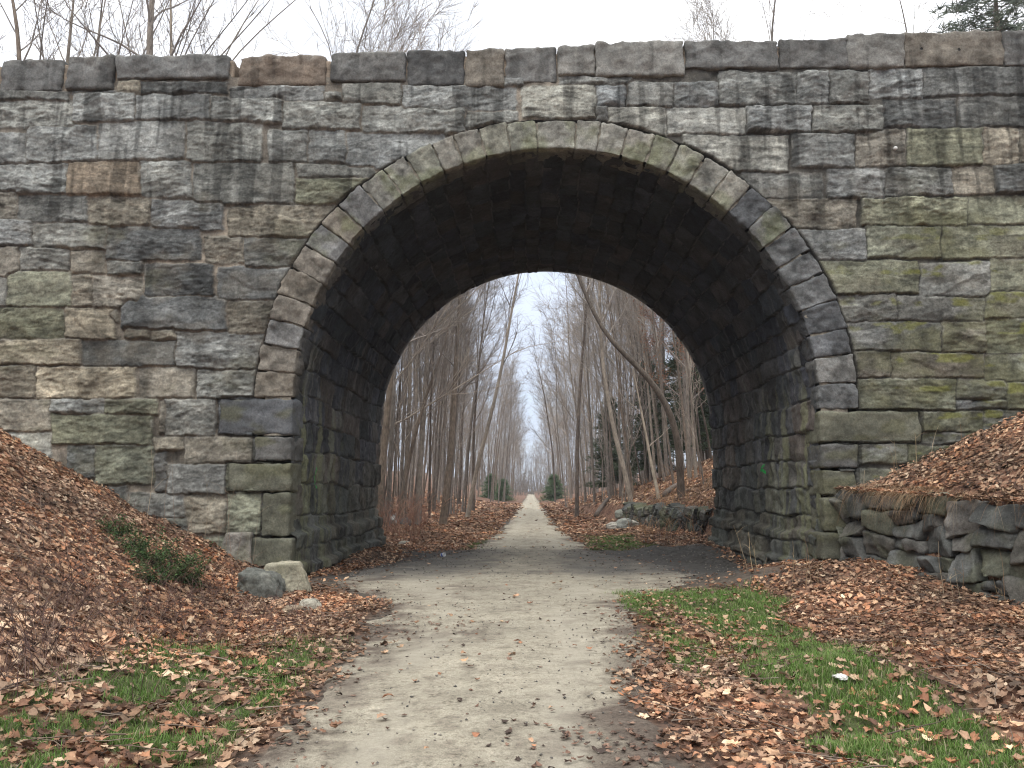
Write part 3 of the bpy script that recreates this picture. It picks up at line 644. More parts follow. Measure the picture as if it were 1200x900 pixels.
# ------------------------------------------------------------------ dry stone retaining wall
def dry_wall(A, D, Nn, length, topf, basef, seeds, label, name, cellw=.46, cellh=.33, depth=.11, tint=(1, 1, 1)):
    r = np.random.default_rng(seeds)
    sA = np.arange(0, length, .024); zA = np.linspace(0, 1, 84)
    S2, Q = np.meshgrid(sA, zA, indexing='ij'); s_, q = S2.ravel(), Q.ravel()
    zt, zb = topf(s_), basef(s_)
    capq = np.clip((q-.86)/.14, 0, 1); qq = np.clip(q/.86, 0, 1)
    z_ = zb+(zt-zb)*qq
    # jittered stones
    cs = []
    for j in range(-1, int(2.6/cellh)+1):
        x = r.uniform(-cellw, 0)
        while x < length+cellw:
            w = cellw*r.uniform(.55, 1.5); cs.append((x+w/2, (j+.5)*cellh+r.uniform(-.09, .09)-.3, w*r.uniform(.75, 1.15), cellh*r.uniform(.6, 1.5))); x += w
    cs = np.array(cs); wx_ = s_+.05*fbm(s_*3, z_*3, o=3, seed=seeds); wz_ = z_+.04*fbm(s_*3, z_*3, o=3, seed=seeds+1)
    d1 = np.full(len(s_), 9.); d2 = d1.copy(); idn = np.zeros(len(s_), int)
    for i, (a, b, w, h) in enumerate(cs):
        sd = (np.abs((wx_-a)/w)**5+np.abs((wz_-b)/h)**5)**.2
        bt = sd < d1; d2 = np.where(bt, d1, np.minimum(d2, sd)); idn = np.where(bt, i, idn); d1 = np.where(bt, sd, d1)
    rd = r.random((len(cs), 6))[idn]; e_ = (d2-d1)
    ed = ss(0.0, .075, e_)
    gk = r.normal(0, 1, (len(cs), 5, 3)); bs = np.full(len(s_), 9.)
    for k_ in range(5):
        gg = gk[idn, k_]; bs = np.minimum(bs, .07+.05*np.abs(gg[:, 2])+.22*(gg[:, 0]*(wx_-cs[idn, 0])+gg[:, 1]*(wz_-cs[idn, 1])))
    bs = np.clip(bs, -.02, .2)
    out = ed*(depth*.62+.05*rd[:, 0])+ed*bs*1.1+(.03*fbm(s_*4+rd[:, 2]*30, z_*4, o=5, seed=seeds+3, g=.6)+.03*(.5-np.abs(fbm(s_*3, z_*5+rd[:, 0]*20, o=3, seed=seeds+4))))*ed+(wx_-cs[idn, 0])*(rd[:, 3]-.5)*.25*ed+(wz_-cs[idn, 1])*(rd[:, 4]-.5)*.3*ed
    out = out-depth*.5+(1-qq)*.10
    back = capq*.45
    P = np.stack([A[0]+D[0]*s_-Nn[0]*(out*(1-capq*.8)-back), A[1]+D[1]*s_-Nn[1]*(out*(1-capq*.8)-back), z_+.05*np.sin(capq*3.1)+.05*capq*rd[:, 0]], 1)
    pal = np.array([(.15, .155, .15), (.12, .12, .115), (.17, .16, .14), (.10, .105, .10), (.15, .155, .115), (.21, .205, .19)])*np.array(tint)
    c = pal[(rd[:, 5]*5.99).astype(int)]*(.75+.5*rd[:, 2:3])*(1+.4*fbm(s_*5, z_*5, o=4, seed=seeds+5)[:, None])
    g_ = ss(.15, .8, fbm(s_*2, z_*2, o=3, seed=seeds+6))[:, None]*.5; c = c*(1-g_)+np.array([.10, .11, .055])*g_
    dk = ss(.05, .0, e_)[:, None]*.85; c = c*(1-dk)+np.array([.025, .024, .022])*dk
    o = link(name, mk(name, P, gridfaces(len(sA), 84), M_STONE, c)); tag(o, label, 'retaining wall'); return o
rw = empty('retaining_wall', (WA[0], WA[1], 0), 'low dry stone retaining wall of dark rubble right of the arch, topped with leaves', 'retaining wall')
def rwpart(nm, me): o = link(nm, me, rw); o.location = (-WA[0], -WA[1], 0)
def wpt(s_, d_, z_): return np.stack([WA[0]+WD[0]*s_+WN[0]*d_, WA[1]+WD[1]*s_+WN[1]*d_, z_], -1)
sg, zg = np.meshgrid(np.linspace(-.3, 8, 40), np.linspace(-.3, 1.55, 12), indexing='ij')
V = wpt(sg.ravel(), .10+.12*zg.ravel()/1.5, zg.ravel()-.045*np.clip(sg.ravel(), 0, 9)); rwpart('earth_core', mk('earth_core', V, gridfaces(40, 12), M_STONE, np.full(V.shape, .025)))
rr8 = np.random.default_rng(733); s0 = -.25; kst = 0
WPAL = np.array([(.125, .13, .125), (.10, .102, .097), (.14, .135, .12), (.09, .094, .09), (.125, .13, .10), (.165, .16, .148)])
def wavy(s_, z_): return .07*math.sin(z_*4.1+s_*2.3)+.05*math.sin(z_*9+s_*5)
while s0 < 7.6:
    w = rr8.uniform(.38, .85); z0 = -.3; seam = lambda z_, a=s0: a+wavy(a, z_); seam2 = lambda z_, a=s0+w: a+wavy(a, z_)
    ztop = 1.60-.045*max(s0, 0)+rr8.uniform(-.07, .07); tl = rr8.uniform(-.06, .06)
    while z0 < ztop-.08:
        h = rr8.uniform(.16, .46); h = ztop-z0 if z0+h > ztop-.14 else h
        tl2 = rr8.uniform(-.07, .07) if z0+h < ztop-.05 else 0
        cuts = [0, 1] if (w < .55 or h > .34 and rr8.random() < .6 or rr8.random() < .3) else [0, rr8.uniform(.35, .65), 1]
        for ca_, cb_ in zip(cuts[:-1], cuts[1:]):
            sk0, sk1 = rr8.uniform(-.05, .05, 2) if len(cuts) > 2 else (0, 0)
            def edge_s(c, z_, top): 
                a, b_ = seam(z_), seam2(z_); return a+(b_-a)*c+(sk0 if 0 < c < 1 and top else 0)
            sh = rr8.uniform(0, .05) if rr8.random() < .4 else 0
            c4 = np.array([(edge_s(ca_, z0, 0), z0+tl*(ca_-.5)*2), (edge_s(cb_, z0, 0), z0+tl*(cb_-.5)*2), (edge_s(cb_, z0+h, 1), z0+h-sh+tl2*(cb_-.5)*2), (edge_s(ca_, z0+h, 1), z0+h-sh+tl2*(ca_-.5)*2)])
            c4 = c4+rr8.normal(0, .018, (4, 2)); cm_ = c4.mean(0); c4 = cm_+(c4-cm_)*.985
            out = rr8.uniform(.02, .13); ty_, tx_ = rr8.normal(0, .10, 2)
            if cb_-ca_ > 0:
                def mp(q):
                    u_, v_ = q[:, :1], q[:, 2:3]; sz_2 = c4[0]*(1-u_)*(1-v_)+c4[1]*u_*(1-v_)+c4[2]*u_*v_+c4[3]*(1-u_)*v_
                    d_ = -out+.42*q[:, 1]+(1-q[:, 1])*((u_[:, 0]-.5)*tx_+(v_[:, 0]-.5)*ty_)+.13*(sz_2[:, 1]/1.5)
                    return wpt(sz_2[:, 0], d_, sz_2[:, 1])
                dm = ((c4[1]-c4[0])[0], .42, (c4[3]-c4[0])[1])
                W, Fb = block((max(dm[0], .1), .42, max(dm[2], .1)), mp, .035, .030, 740+kst, .03, 3.6)
                n1 = fbm(W[:, 0]*5, W[:, 1]*5, W[:, 2]*5, 4, 750)[:, None]; n2 = fbm(W[:, 0]*2.2, W[:, 1]*2.2, W[:, 2]*2.2, 3, 751)[:, None]
                cc = WPAL[rr8.integers(0, 6)]*rr8.uniform(.75, 1.2)*np.clip(1+.45*n1, .3, 2); g_ = ss(.1, .8, n2)*.5; cc = cc*(1-g_)+np.array([.095, .10, .055])*g_
                rwpart('fieldstone', mk('fieldstone', W, Fb[:, ::-1] if np.cross(mp(np.array([[1, 0, 0]]))[0]-mp(np.array([[0, 0, 0]]))[0], mp(np.array([[0, 1, 0]]))[0]-mp(np.array([[0, 0, 0]]))[0])[2] < 0 else Fb, M_STONE, cc)); kst += 1
        z0 += h; tl = tl2
    s0 += w

# ------------------------------------------------------------------ boulders and rocks
def rock(name, loc, size, seed, colr, label, group=None, sq=2.6, rot=0, tilt=0, amp=.14, cat='rock', parent=None):
    n = 26; P, F = boxgrid((n, n, n)); p = P*2-1
    p = p/np.maximum((np.abs(p)**sq).sum(1, keepdims=True)**(1/sq), 1e-9)
    d = amp*fbm(p[:, 0]*1.2+seed, p[:, 1]*1.2, p[:, 2]*1.2, 5, seed, .55)
    c = vn(p[:, 0]*1.1, p[:, 1]*1.1, p[:, 2]*1.1, seed+5); d -= amp*1.3*np.maximum(0, np.abs(c)-.3)
    p = p*(1+d[:, None])*np.array(size)/2
    ca, sa = math.cos(tilt), math.sin(tilt); p = np.stack([p[:, 0]*ca+p[:, 2]*sa, p[:, 1], -p[:, 0]*sa+p[:, 2]*ca], 1)
    cr, sr_ = math.cos(rot), math.sin(rot); p = np.stack([p[:, 0]*cr-p[:, 1]*sr_, p[:, 0]*sr_+p[:, 1]*cr, p[:, 2]], 1)
    f = fbm(p[:, 0]*6, p[:, 1]*6, p[:, 2]*6, 4, seed+9)[:, None]
    cc = np.array(colr)*(1+.35*f)
    li = (ss(.2, .7, fbm(p[:, 0]*5, p[:, 1]*5, p[:, 2]*5, 3, seed+11))*ss(0, .6*size[2]/2, p[:, 2]))[:, None]*.6
    cc = cc*(1-li)+np.array([.33, .33, .28])*li
    o = link(name, mk(name, p, F, M_STONE, cc), None, loc)
    if label: tag(o, label, cat, group)
    return o
def gpt(px, py):
    """first ground hit of the ray through a picture point"""
    d = FWD*F_PX+RGT*(px-600)-UPV*(py-450); t = np.linspace(2, 70, 3000)/d[1]
    q = EYE+d[2]*t-H(d[0]*t, d[1]*t); i = int(np.argmax(q < 0)); t0 = t[i]
    return np.array([d[0]*t0, d[1]*t0, float(H(d[0]*t0, d[1]*t0))])
p = gpt(302, 700); rock('boulder', p+[0, .15, .08], (.70, .6, .60), 11, (.14, .145, .13), 'rounded dark grey lichen-spotted boulder leaning against the pale slab', amp=.2, sq=3.2, tilt=.2)
def slab(name, base, prof, depth, seed, colr, rot, label, amp=.018):
    # squared stone: bottom-left, bottom-right, top-right, top-left corners (x, z), rough faces
    pr = np.array(prof, float); L = (np.ptp(pr[:, 0]), depth, np.ptp(pr[:, 1]))
    def mp(q):
        u_, v_ = q[:, :1], q[:, 2:3]; xz = pr[0]*(1-u_)*(1-v_)+pr[1]*u_*(1-v_)+pr[2]*u_*v_+pr[3]*(1-u_)*v_
        yy = (q[:, 1]-.5)*depth*(1-.15*v_[:, 0]); return np.stack([xz[:, 0]*math.cos(rot)-yy*math.sin(rot), xz[:, 0]*math.sin(rot)+yy*math.cos(rot), xz[:, 1]], 1)
    W, Fb = block(L, mp, .022, amp, seed, .022, 5.0)
    f = fbm(W[:, 0]*7, W[:, 1]*7, W[:, 2]*7, 4, seed+1)[:, None]; g_ = ss(.1, .8, fbm(W[:, 0]*3, W[:, 1]*3, W[:, 2]*3, 3, seed+2))[:, None]*.5
    cc = np.array(colr)*(1+.3*f); cc = cc*(1-g_)+np.array([.17, .17, .11])*g_
    return tag(link(name, mk(name, W, Fb, M_STONE, cc), None, base), label, 'rock')
p = gpt(328, 697); slab('stone_slab', p+[0, .3, 0], [(-.40, -.2), (.42, -.10), (.20, .44), (-.30, .42)], .55, 23, (.38, .355, .27), .25, 'pale buff angular stone slab behind the dark boulder by the left pier')
p = gpt(272, 654); slab('stone_block', p+[0, .15, 0], [(-.32, -.25), (.32, -.25), (.29, .44), (-.14, .42)], .35, 31, (.235, .22, .195), .1, 'grey squared block standing in leaves against the left wing wall')
p = gpt(363, 714); rock('rock', p+[0, 0, .04], (.32, .22, .2), 37, (.36, .34, .28), 'small pale rock on the trail edge in front of the buff slab', rot=.3)
p = gpt(342, 718); rock('rock', p+[0, 0, .02], (.26, .24, .14), 39, (.27, .21, .15), 'small brown flat rock half buried beside the pale rock')
for i, (a, b_, w, h, c) in enumerate([(455, 611, .7, .45, (.3, .29, .27)), (466, 607, .6, .5, (.2, .2, .19)), (474, 612, .55, .42, (.15, .15, .145))]):
    p = gpt(a, b_+4); rock('rock', p+[0, .1, .12], (w, .5, h), 50+i, c, 'grey rock in a small pile in the brush left of the trail, past the arch', 'rocks piled in the brush past the arch', rot=i)
p = gpt(474, 639); rock('rock', p+[0, 0, .03], (.36, .3, .18), 57, (.40, .37, .31), 'lone pale rock in the leaves by the far left pier')
for i, (a, b_, w, h, c) in enumerate([(722, 620, .8, .35, (.36, .34, .3)), (733, 620, .9, .6, (.22, .23, .21)), (741, 617, .6, .3, (.33, .31, .27)), (728, 606, .6, .5, (.2, .21, .18))]):
    p = gpt(a, b_); rock('rock', p+[0, .1, .1], (w, .6, h), 60+i, c, 'tumbled grey rock at the foot of the stone ledge past the arch', 'rocks tumbled from the ledge', rot=i*.8)
# ledge of rock beyond the arch, right of the trail
LA = np.array([4.25, 36.0]); LB = np.array([5.75, 25.4]); LD = (LB-LA)/np.linalg.norm(LB-LA); LN = np.array([-LD[1], LD[0]])
dry_wall(LA, LD, LN, 10.2, lambda s: .92+.14*vn(s*1.3, s*0, seed=8)+.1*vn(s*4, s*0, seed=9), lambda s: np.full_like(s, -.2), 731, 'rough grey stone ledge holding the leafy bank right of the trail past the arch', 'stone_ledge', .34, .46, .22, (.72, .73, .72))

# ------------------------------------------------------------------ leaves
def leaf_template(kind):
    if kind == 0:   # oak, lobed
        o = [(0, 0), (.12, .1), (.30, .12), (.20, .28), (.42, .38), (.26, .52), (.40, .68), (.2, .8), (.0, 1.0)]
    elif kind == 1: # maple-like
        o = [(0, 0), (.25, .08), (.52, .22), (.34, .36), (.56, .62), (.26, .6), (.0, 1.0)]
    else:           # beech, oval
        o = [(0, 0), (.2, .2), (.27, .48), (.18, .78), (0, 1.0)]
    o = np.array(o); Lf = o[1:-1][::-1]*[-1, 1]
    mid = np.array([(0, y) for y in o[1:-1, 1]])
    n = len(o)
    right = o; left = np.concatenate([[o[0]], o[1:-1]*[-1, 1], [o[-1]]])
    V = np.concatenate([right, left[1:-1], mid]); iR = np.arange(n); iL = np.concatenate([[0], np.arange(n, n+n-2), [n-1]]); iM = np.concatenate([[0], np.arange(2*n-2, 2*n-2+n-2), [n-1]])
    T = []
    for i in range(n-1):
        for a, flip in ((iR, 0), (iL, 1)):
            q = [iM[i], a[i], a[i+1], iM[i+1]]; q = q[::-1] if flip else q
            t = []
            for z in q:
                if z not in t: t.append(z)
            T.append(t[:3])
            if len(t) == 4: T.append([t[0], t[2], t[3]])
    V = V-np.array([0, .5]); return np.concatenate([V, np.zeros((len(V), 1))], 1), np.array(T)
TPL = [leaf_template(k) for k in range(3)]
def scatter_leaves(x, y, z, size, colr, tilt, seed, kinds=(0, 0, 1, 2), nrm=None, curl=(.3, 1.9)):
    r = np.random.default_rng(seed); Vs, Fs, Cs = [], [], []; off = 0
    kk = np.array(kinds)[r.integers(0, len(kinds), len(x))]
    for k in range(3):
        s = np.nonzero(kk == k)[0]
        if not len(s): continue
        T, Tf = TPL[k]; n = len(s); m = len(T)
        L = np.broadcast_to(T, (n, m, 3)).copy()
        cu = r.uniform(*curl, (n, 1))*np.where(r.random((n, 1)) < .7, 1, -.8)
        fold = r.uniform(-.2, .9, (n, 1))
        L[:, :, 2] = cu*(L[:, :, 1]**2-.08)*.8+fold*np.abs(L[:, :, 0])*.6+r.normal(0, .03, (n, m))
        L *= size[s][:, None, None]
        a = r.uniform(0, 2*math.pi, n); ta = r.uniform(0, 2*math.pi, n); tt = np.abs(r.normal(0, 1, n))*tilt
        ca, sa = np.cos(a)[:, None], np.sin(a)[:, None]
        L = np.stack([L[:, :, 0]*ca-L[:, :, 1]*sa, L[:, :, 0]*sa+L[:, :, 1]*ca, L[:, :, 2]], -1)
        ax = np.stack([np.cos(ta), np.sin(ta), 0*ta], 1)[:, None]; c = np.cos(tt)[:, None, None]; sn = np.sin(tt)[:, None, None]
        L = L*c+np.cross(np.broadcast_to(ax, L.shape), L)*sn+ax*(ax*L).sum(-1, keepdims=True)*(1-c)
        if nrm is not None:   # lay on the slope
            g = nrm[s]; L[:, :, 2] += L[:, :, 0]*g[:, :1]+L[:, :, 1]*g[:, 1:2]
        L = L+np.stack([x[s], y[s], z[s]], 1)[:, None]
        Vs.append(L.reshape(-1, 3)); Fs.append((Tf[None]+(np.arange(n)*m)[:, None, None]+off).reshape(-1, 3)); off += n*m
        Cs.append(np.repeat(colr[s], m, 0)*(1+r.normal(0, .06, (n*m, 1))))
    return np.concatenate(Vs), np.concatenate(Fs), np.concatenate(Cs)
def leaf_cols(n, x, seed):
    r = np.random.default_rng(seed)
    P = np.array([(.33, .155, .082), (.41, .225, .125), (.22, .10, .055), (.47, .30, .18), (.15, .076, .048), (.55, .40, .26), (.33, .205, .13), (.10, .06, .042), (.42, .185, .09)])
    pl = np.array([.17, .17, .15, .12, .11, .06, .11, .06, .05]); pr = np.array([.12, .12, .15, .11, .16, .05, .17, .1, .02])
    c = np.where((x < .5)[:, None], P[r.choice(9, n, p=pl/pl.sum())], P[r.choice(9, n, p=pr/pr.sum())])
    return c*r.uniform(.7, 1.3, (n, 1))
def grad(x, y):
    e_ = .06; return np.stack([(H(x+e_, y)-H(x-e_, y))/(2*e_), (H(x, y+e_)-H(x, y-e_))/(2*e_)], 1)
def litter(regions, seed):
    r = np.random.default_rng(seed); xs, ys, sz = [], [], []
    for x0, x1, y0, y1, dens, s0, s1 in regions:
        n = int((x1-x0)*(y1-y0)*dens); x = r.uniform(x0, x1, n); y = r.uniform(y0, y1, n)
        d = (np.abs(x-.02*y) < .72*y+1.2)
        keep = (r.random(n) < np.maximum(m_leaf(x, y), .006))&d
        xs.append(x[keep]); ys.append(y[keep]); sz.append(s0+(s1-s0)*r.random(keep.sum())**1.5)
    return np.concatenate(xs), np.concatenate(ys), np.concatenate(sz)
lx, ly, ls = litter([(-10.5, 0, 3.2, 9, 430, .04, .108), (0, 9.5, 3.2, 9, 430, .036, .104), (-11, 0, 9, 14.6, 380, .045, .11), (0, 10.5, 9, 14.6, 380, .04, .105), (-5.3, 5.9, 14.5, 23, 170, .06, .12),
                     (-9, 9, 23, 34, 110, .08, .16), (-14, 14, 34, 60, 26, .14, .28), (-12, 12, 60, 100, 8, .2, .4)], 811)
g = grad(lx, ly); g = np.clip(g, -1.2, 1.2)
lz = H(lx, ly)+.012+.05*np.random.default_rng(5).random(len(lx))
steep = (np.abs(g).max(1) > 1.15); ok = ~steep
lx, ly, ls, lz, g = lx[ok], ly[ok], ls[ok], lz[ok], g[ok]
rw_ = np.random.default_rng(815); nw = 1500; sw = rw_.uniform(-.1, 7, nw); ow = rw_.uniform(-.10, .42, nw)
lx = np.concatenate([lx, WA[0]+WD[0]*sw+WN[0]*ow]); ly = np.concatenate([ly, WA[1]+WD[1]*sw+WN[1]*ow]); ls = np.concatenate([ls, rw_.uniform(.05, .11, nw)])
lz = np.concatenate([lz, np.maximum(1.63-.045*np.maximum(sw, 0)+.05*rw_.random(nw), H(lx[-nw:], ly[-nw:])*(ow > .3)+.02)]); g = np.concatenate([g, np.zeros((nw, 2))])
cl = leaf_cols(len(lx), lx, 812)
lp_ = (nz(lx, ly, .7, 55)+.6*nz(lx, ly, 2.5, 56))[:, None]; cl = cl*np.clip(1.03+.45*lp_, .38, 1.6); gl_ = np.clip(.25+.35*nz(lx, ly, 1.1, 57)[:, None], 0, .6); cl = cl*(1-gl_)+(cl.mean(1, keepdims=True)*np.array([1.27, .98, .72]))*gl_
V, F, Cc = scatter_leaves(lx, ly, lz, ls, cl, .27, 813, nrm=g)
tag(link('leaf_litter', mk('leaf_litter', V, F, M_LEAF, Cc, smooth=False)), 'carpet of fallen russet oak leaves covering the banks and verges', 'leaf litter', kind='stuff')
# crumbs of leaf and grit on the path
r = np.random.default_rng(820); n = 9000
y = 3.4+r.random(n)**1.3*20; x = trail_c(y)+r.uniform(-1, 1, n)*trail_w(y)*1.05
e = np.abs(x-trail_c(y))/trail_w(y)
keepp = r.random(n) < (.035+.5*ss(.6, 1.0, e)+.8*np.exp(-(((x+1.2)/.5)**2+((y-9.6)/.5)**2))+.9*np.exp(-(((x-.45)/.45)**2+((y-5.2)/.5)**2)))
x, y = x[keepp], y[keepp]; P = np.array([(.12, .075, .055), (.2, .12, .085), (.07, .05, .04), (.28, .18, .13)])
V, F, Cc = scatter_leaves(x, y, H(x, y)+.028, r.uniform(.02, .065, len(x)), P[r.integers(0, 4, len(x))], .25, 821, kinds=(2, 2, 1))
rg = np.random.default_rng(825); ng = 1700
gy_ = np.concatenate([3.6+rg.random(700)*11, rg.uniform(15, 23, 1000)]); gx_ = np.where(gy_ < 14.8, trail_c(gy_)+rg.uniform(-1, 1, ng)*trail_w(gy_), rg.uniform(-3.8, 5.0, ng))
TPv = np.array([(1, 0, 0), (-1, 0, 0), (0, 1, 0), (0, -1, 0), (0, 0, .7), (0, 0, -.5)]); TPf = np.array([(0, 2, 4), (2, 1, 4), (1, 3, 4), (3, 0, 4), (2, 0, 5), (1, 2, 5), (3, 1, 5), (0, 3, 5)])
sz_ = rg.uniform(.005, .014, ng)*(1+.8*(gy_ > 14.8)); Vg = (TPv[None]+rg.normal(0, .25, (ng, 6, 3)))*sz_[:, None, None]; aa = rg.uniform(0, 6.28, ng)
Vg = np.stack([Vg[..., 0]*np.cos(aa)[:, None]-Vg[..., 1]*np.sin(aa)[:, None], Vg[..., 0]*np.sin(aa)[:, None]+Vg[..., 1]*np.cos(aa)[:, None], Vg[..., 2]], -1)+np.stack([gx_, gy_, H(gx_, gy_)+.022], 1)[:, None]
cg_ = np.array([(.22, .20, .17), (.14, .13, .12), (.28, .26, .22), (.10, .095, .085)])[rg.integers(0, 4, ng)]
tag(link('grit', mk('grit', Vg.reshape(-1, 3), (TPf[None]+(np.arange(ng)*6)[:, None, None]).reshape(-1, 3), M_STEM, np.repeat(cg_, 6, 0), smooth=False)), 'loose grit and small stones scattered on the trail', 'grit', kind='stuff')
tag(link('leaf_crumbs', mk('leaf_crumbs', V, F, M_LEAF, Cc, smooth=False)), 'dark crumbs of broken leaf strewn along the gravel trail', 'leaf crumbs', kind='stuff')

# ------------------------------------------------------------------ grass
def blades(x, y, z, h, w, colr, seed, bend=.5, seg=3):
    r = np.random.default_rng(seed); n = len(x); a = r.uniform(0, 2*math.pi, n); b = r.uniform(.1, 1, n)*bend
    t = np.linspace(0, 1, seg+1); fa = a+math.pi/2+r.normal(0, .3, n)
    ox = (np.cos(a)*b*h)[:, None]*t**2; oy = (np.sin(a)*b*h)[:, None]*t**2; oz = h[:, None]*(t-.35*b[:, None]*t**2)
    hw = (w/2)[:, None]*(1-t**1.5*.92); dx = np.cos(fa)[:, None]*hw; dy = np.sin(fa)[:, None]*hw
    L = np.stack([x[:, None]+ox-dx, y[:, None]+oy-dy, z[:, None]+oz], -1); Rr = np.stack([x[:, None]+ox+dx, y[:, None]+oy+dy, z[:, None]+oz], -1)
    V = np.stack([L, Rr], 2).reshape(-1, 3); m = 2*(seg+1); base = (np.arange(n)*m)[:, None]
    F = np.concatenate([np.stack([base+2*i, base+2*i+1, base+2*i+3, base+2*i+2], -1).reshape(-1, 4) for i in range(seg)])
    Cc = np.repeat(colr, m, 0)*np.tile(np.repeat(.7+.5*t, 2), n)[:, None]; return V, F, Cc
r = np.random.default_rng(830)
gxs, gys = [], []
for x0, x1, y0, y1, n in ((1.0, 4.2, 3.5, 8, 95000), (1.0, 4.2, 8, 13.4, 75000), (-4, -1.6, 4, 9, 42000), (-2.1, 3.8, 21.8, 29, 40000)):
    x = r.uniform(x0, x1, n); y = r.uniform(y0, y1, n); k_ = r.random(n) < m_grass(x, y)**1.1*(.6+.4*ss(-.3, .4, nz(x, y, 2.6, 36))); gxs.append(x[k_]); gys.append(y[k_])
x, y = np.concatenate(gxs), np.concatenate(gys)
P = np.array([(.10, .19, .035), (.13, .225, .05), (.17, .245, .07), (.22, .24, .10), (.36, .32, .20)])
cg = P[r.choice(5, len(x), p=[.3, .28, .2, .12, .10])]*r.uniform(.8, 1.2, (len(x), 1))
V, F, Cc = blades(x, y, H(x, y)-.005, r.uniform(.03, .09, len(x))*np.clip(1+.5*nz(x, y, 3.0, 37), .5, 1.7), r.uniform(.005, .010, len(x))*(1+ss(9, 22, y)), cg, 831, .9)
tag(link('grass', mk('grass', V, F, M_GRASS, Cc)), 'short green grass pushing through the leaves along the trail', 'grass', kind='stuff')
# pale dry grass hanging over the retaining wall, and tufts
r = np.random.default_rng(840)
s = np.concatenate([r.normal(.7, .2, 110), r.normal(1.35, .10, 90), r.normal(1.8, .22, 190), r.normal(2.25, .08, 80), r.normal(3.0, .25, 50), r.uniform(0, 5, 120)]); s = np.clip(s, .1, 7)
off = r.uniform(-.12, .35, len(s)); x = WA[0]+WD[0]*s+WN[0]*off; y = WA[1]+WD[1]*s+WN[1]*off
z = 1.6-.045*s+.04+.35*np.maximum(off, 0)
P = np.array([(.40, .28, .17), (.47, .36, .23), (.30, .19, .11), (.36, .22, .13)])
h = r.uniform(.15, .62, len(s)); n = len(s); t = np.linspace(0, 1, 6)
a = r.normal(0, .9, n); dx_ = -WN[0]*np.cos(a)+WD[0]*np.sin(a); dy_ = -WN[1]*np.cos(a)+WD[1]*np.sin(a)
up = r.uniform(.0, .26, n)
ox = h[:, None]*(.75*t)[None]; oz = up[:, None]*t*.6-h[:, None]*(r.uniform(.4, 1.25, n)[:, None])*t**2.4
w = r.uniform(.005, .011, n)
cxx = x[:, None]+dx_[:, None]*ox; cyy = y[:, None]+dy_[:, None]*ox; czz = z[:, None]+oz
hw = (w/2)[:, None]*(1-.85*t); pxn, pyn = WD[0], WD[1]
V = np.stack([np.stack([cxx-pxn*hw, cyy-pyn*hw, czz], -1), np.stack([cxx+pxn*hw, cyy+pyn*hw, czz], -1)], 2).reshape(-1, 3)
base = (np.arange(n)*12)[:, None]; F = np.concatenate([np.stack([base+2*i, base+2*i+1, base+2*i+3, base+2*i+2], -1).reshape(-1, 4) for i in range(5)])
tag(link('dry_grass', mk('dry_grass', V, F, M_GRASS, np.repeat(P[r.integers(0, 4, n)]*r.uniform(.7, 1.2, (n, 1)), 12, 0))), 'pale dry grass drooping over the edge of the retaining wall', 'dry grass', kind='stuff')

# ------------------------------------------------------------------ dead stems, brambles, shrub
def stems(name, pts, hrange, colr, label, seed, rad=.004, droop=.4, branches=2, cat='weeds', label_kind='stuff'):
    r = np.random.default_rng(seed); tb = Tubes()
    for (x, y) in pts:
        h = r.uniform(*hrange); a = r.uniform(0, 6.28); d = r.uniform(.1, 1)*droop*h; z0 = float(H(x, y)); t = np.linspace(0, 1, 6)
        P = np.stack([x+math.cos(a)*d*t**1.7+.02*h*np.sin(t*5+a), y+math.sin(a)*d*t**1.7, z0-.03+h*(t-.25*droop*t**2)], 1)
        c = np.array(colr[r.integers(0, len(colr))])*r.uniform(.7, 1.2)
        tb.add(P, np.linspace(rad, rad*.35, 6)*r.uniform(.7, 1.3), 4, c)
        for b_ in range(r.integers(0, branches+1)):
            i = r.integers(2, 5); a2 = r.uniform(0, 6.28); l = h*r.uniform(.15, .4)
            Q = P[i]+np.stack([math.cos(a2)*l*np.array([0, .5, .9]), math.sin(a2)*l*np.array([0, .5, .9]), l*np.array([0, .4, .55])], 1)
            tb.add(Q, [rad*.6, rad*.4, rad*.2], 3, c)
    o = link(name, tb.mesh(name, M_STEM)); return tag(o, label, cat, kind=label_kind)
r = np.random.default_rng(850)
bp = []
for (a, b_, sx, sy, n) in ((70, 690, 55, 45, 260), (150, 730, 70, 35, 220), (235, 700, 35, 25, 120), (300, 735, 60, 18, 120), (90, 600, 60, 40, 110), (30, 770, 40, 30, 100), (210, 640, 30, 30, 60), (190, 600, 50, 20, 70)):
    for i in range(n):
        a2 = a+r.normal(0, sx); b2 = b_+r.normal(0, sy)
        if 592 < b2 < 850 and -80 < a2 < 400:
            p = gpt(a2, b2)
            if p[0] < -1.9 and p[1] < 14.35: bp.append((p[0], p[1]))
stems('brambles', bp, (.15, .55), [(.11, .065, .055), (.16, .10, .08), (.22, .15, .11), (.08, .05, .045)], 'tangle of dead purplish brown stems on the left leaf bank', 851, .0042, 1.1, 3, 'brambles')
wp = [tuple(at_y(a, 600, 14.2)[:1])+(14.2-random.random()*.5,) for a in (196, 215, 232, 250, 262, 268, 282, 290, 300, 188, 244)]
stems('weed_stems', wp, (.6, 1.5), [(.36, .29, .2), (.25, .18, .13), (.3, .24, .17)], 'tall dry straw stems in front of the left wing wall', 853, .005, .25, 3)
wp = []
for (a, b_) in ((875, 668), (882, 672), (888, 670), (895, 675), (960, 690), (952, 688), (868, 660), (1105, 700), (1118, 702), (1126, 705), (1130, 700), (1175, 705), (1180, 710), (1170, 700), (930, 686), (945, 690)):
    p = gpt(a, b_); wp.append((p[0], p[1]))
for a in (1045, 1050, 1052, 1130, 1090, 1010, 1004, 1075): wp.append((at_y(a, 540, 14.1)[0], 14.1))
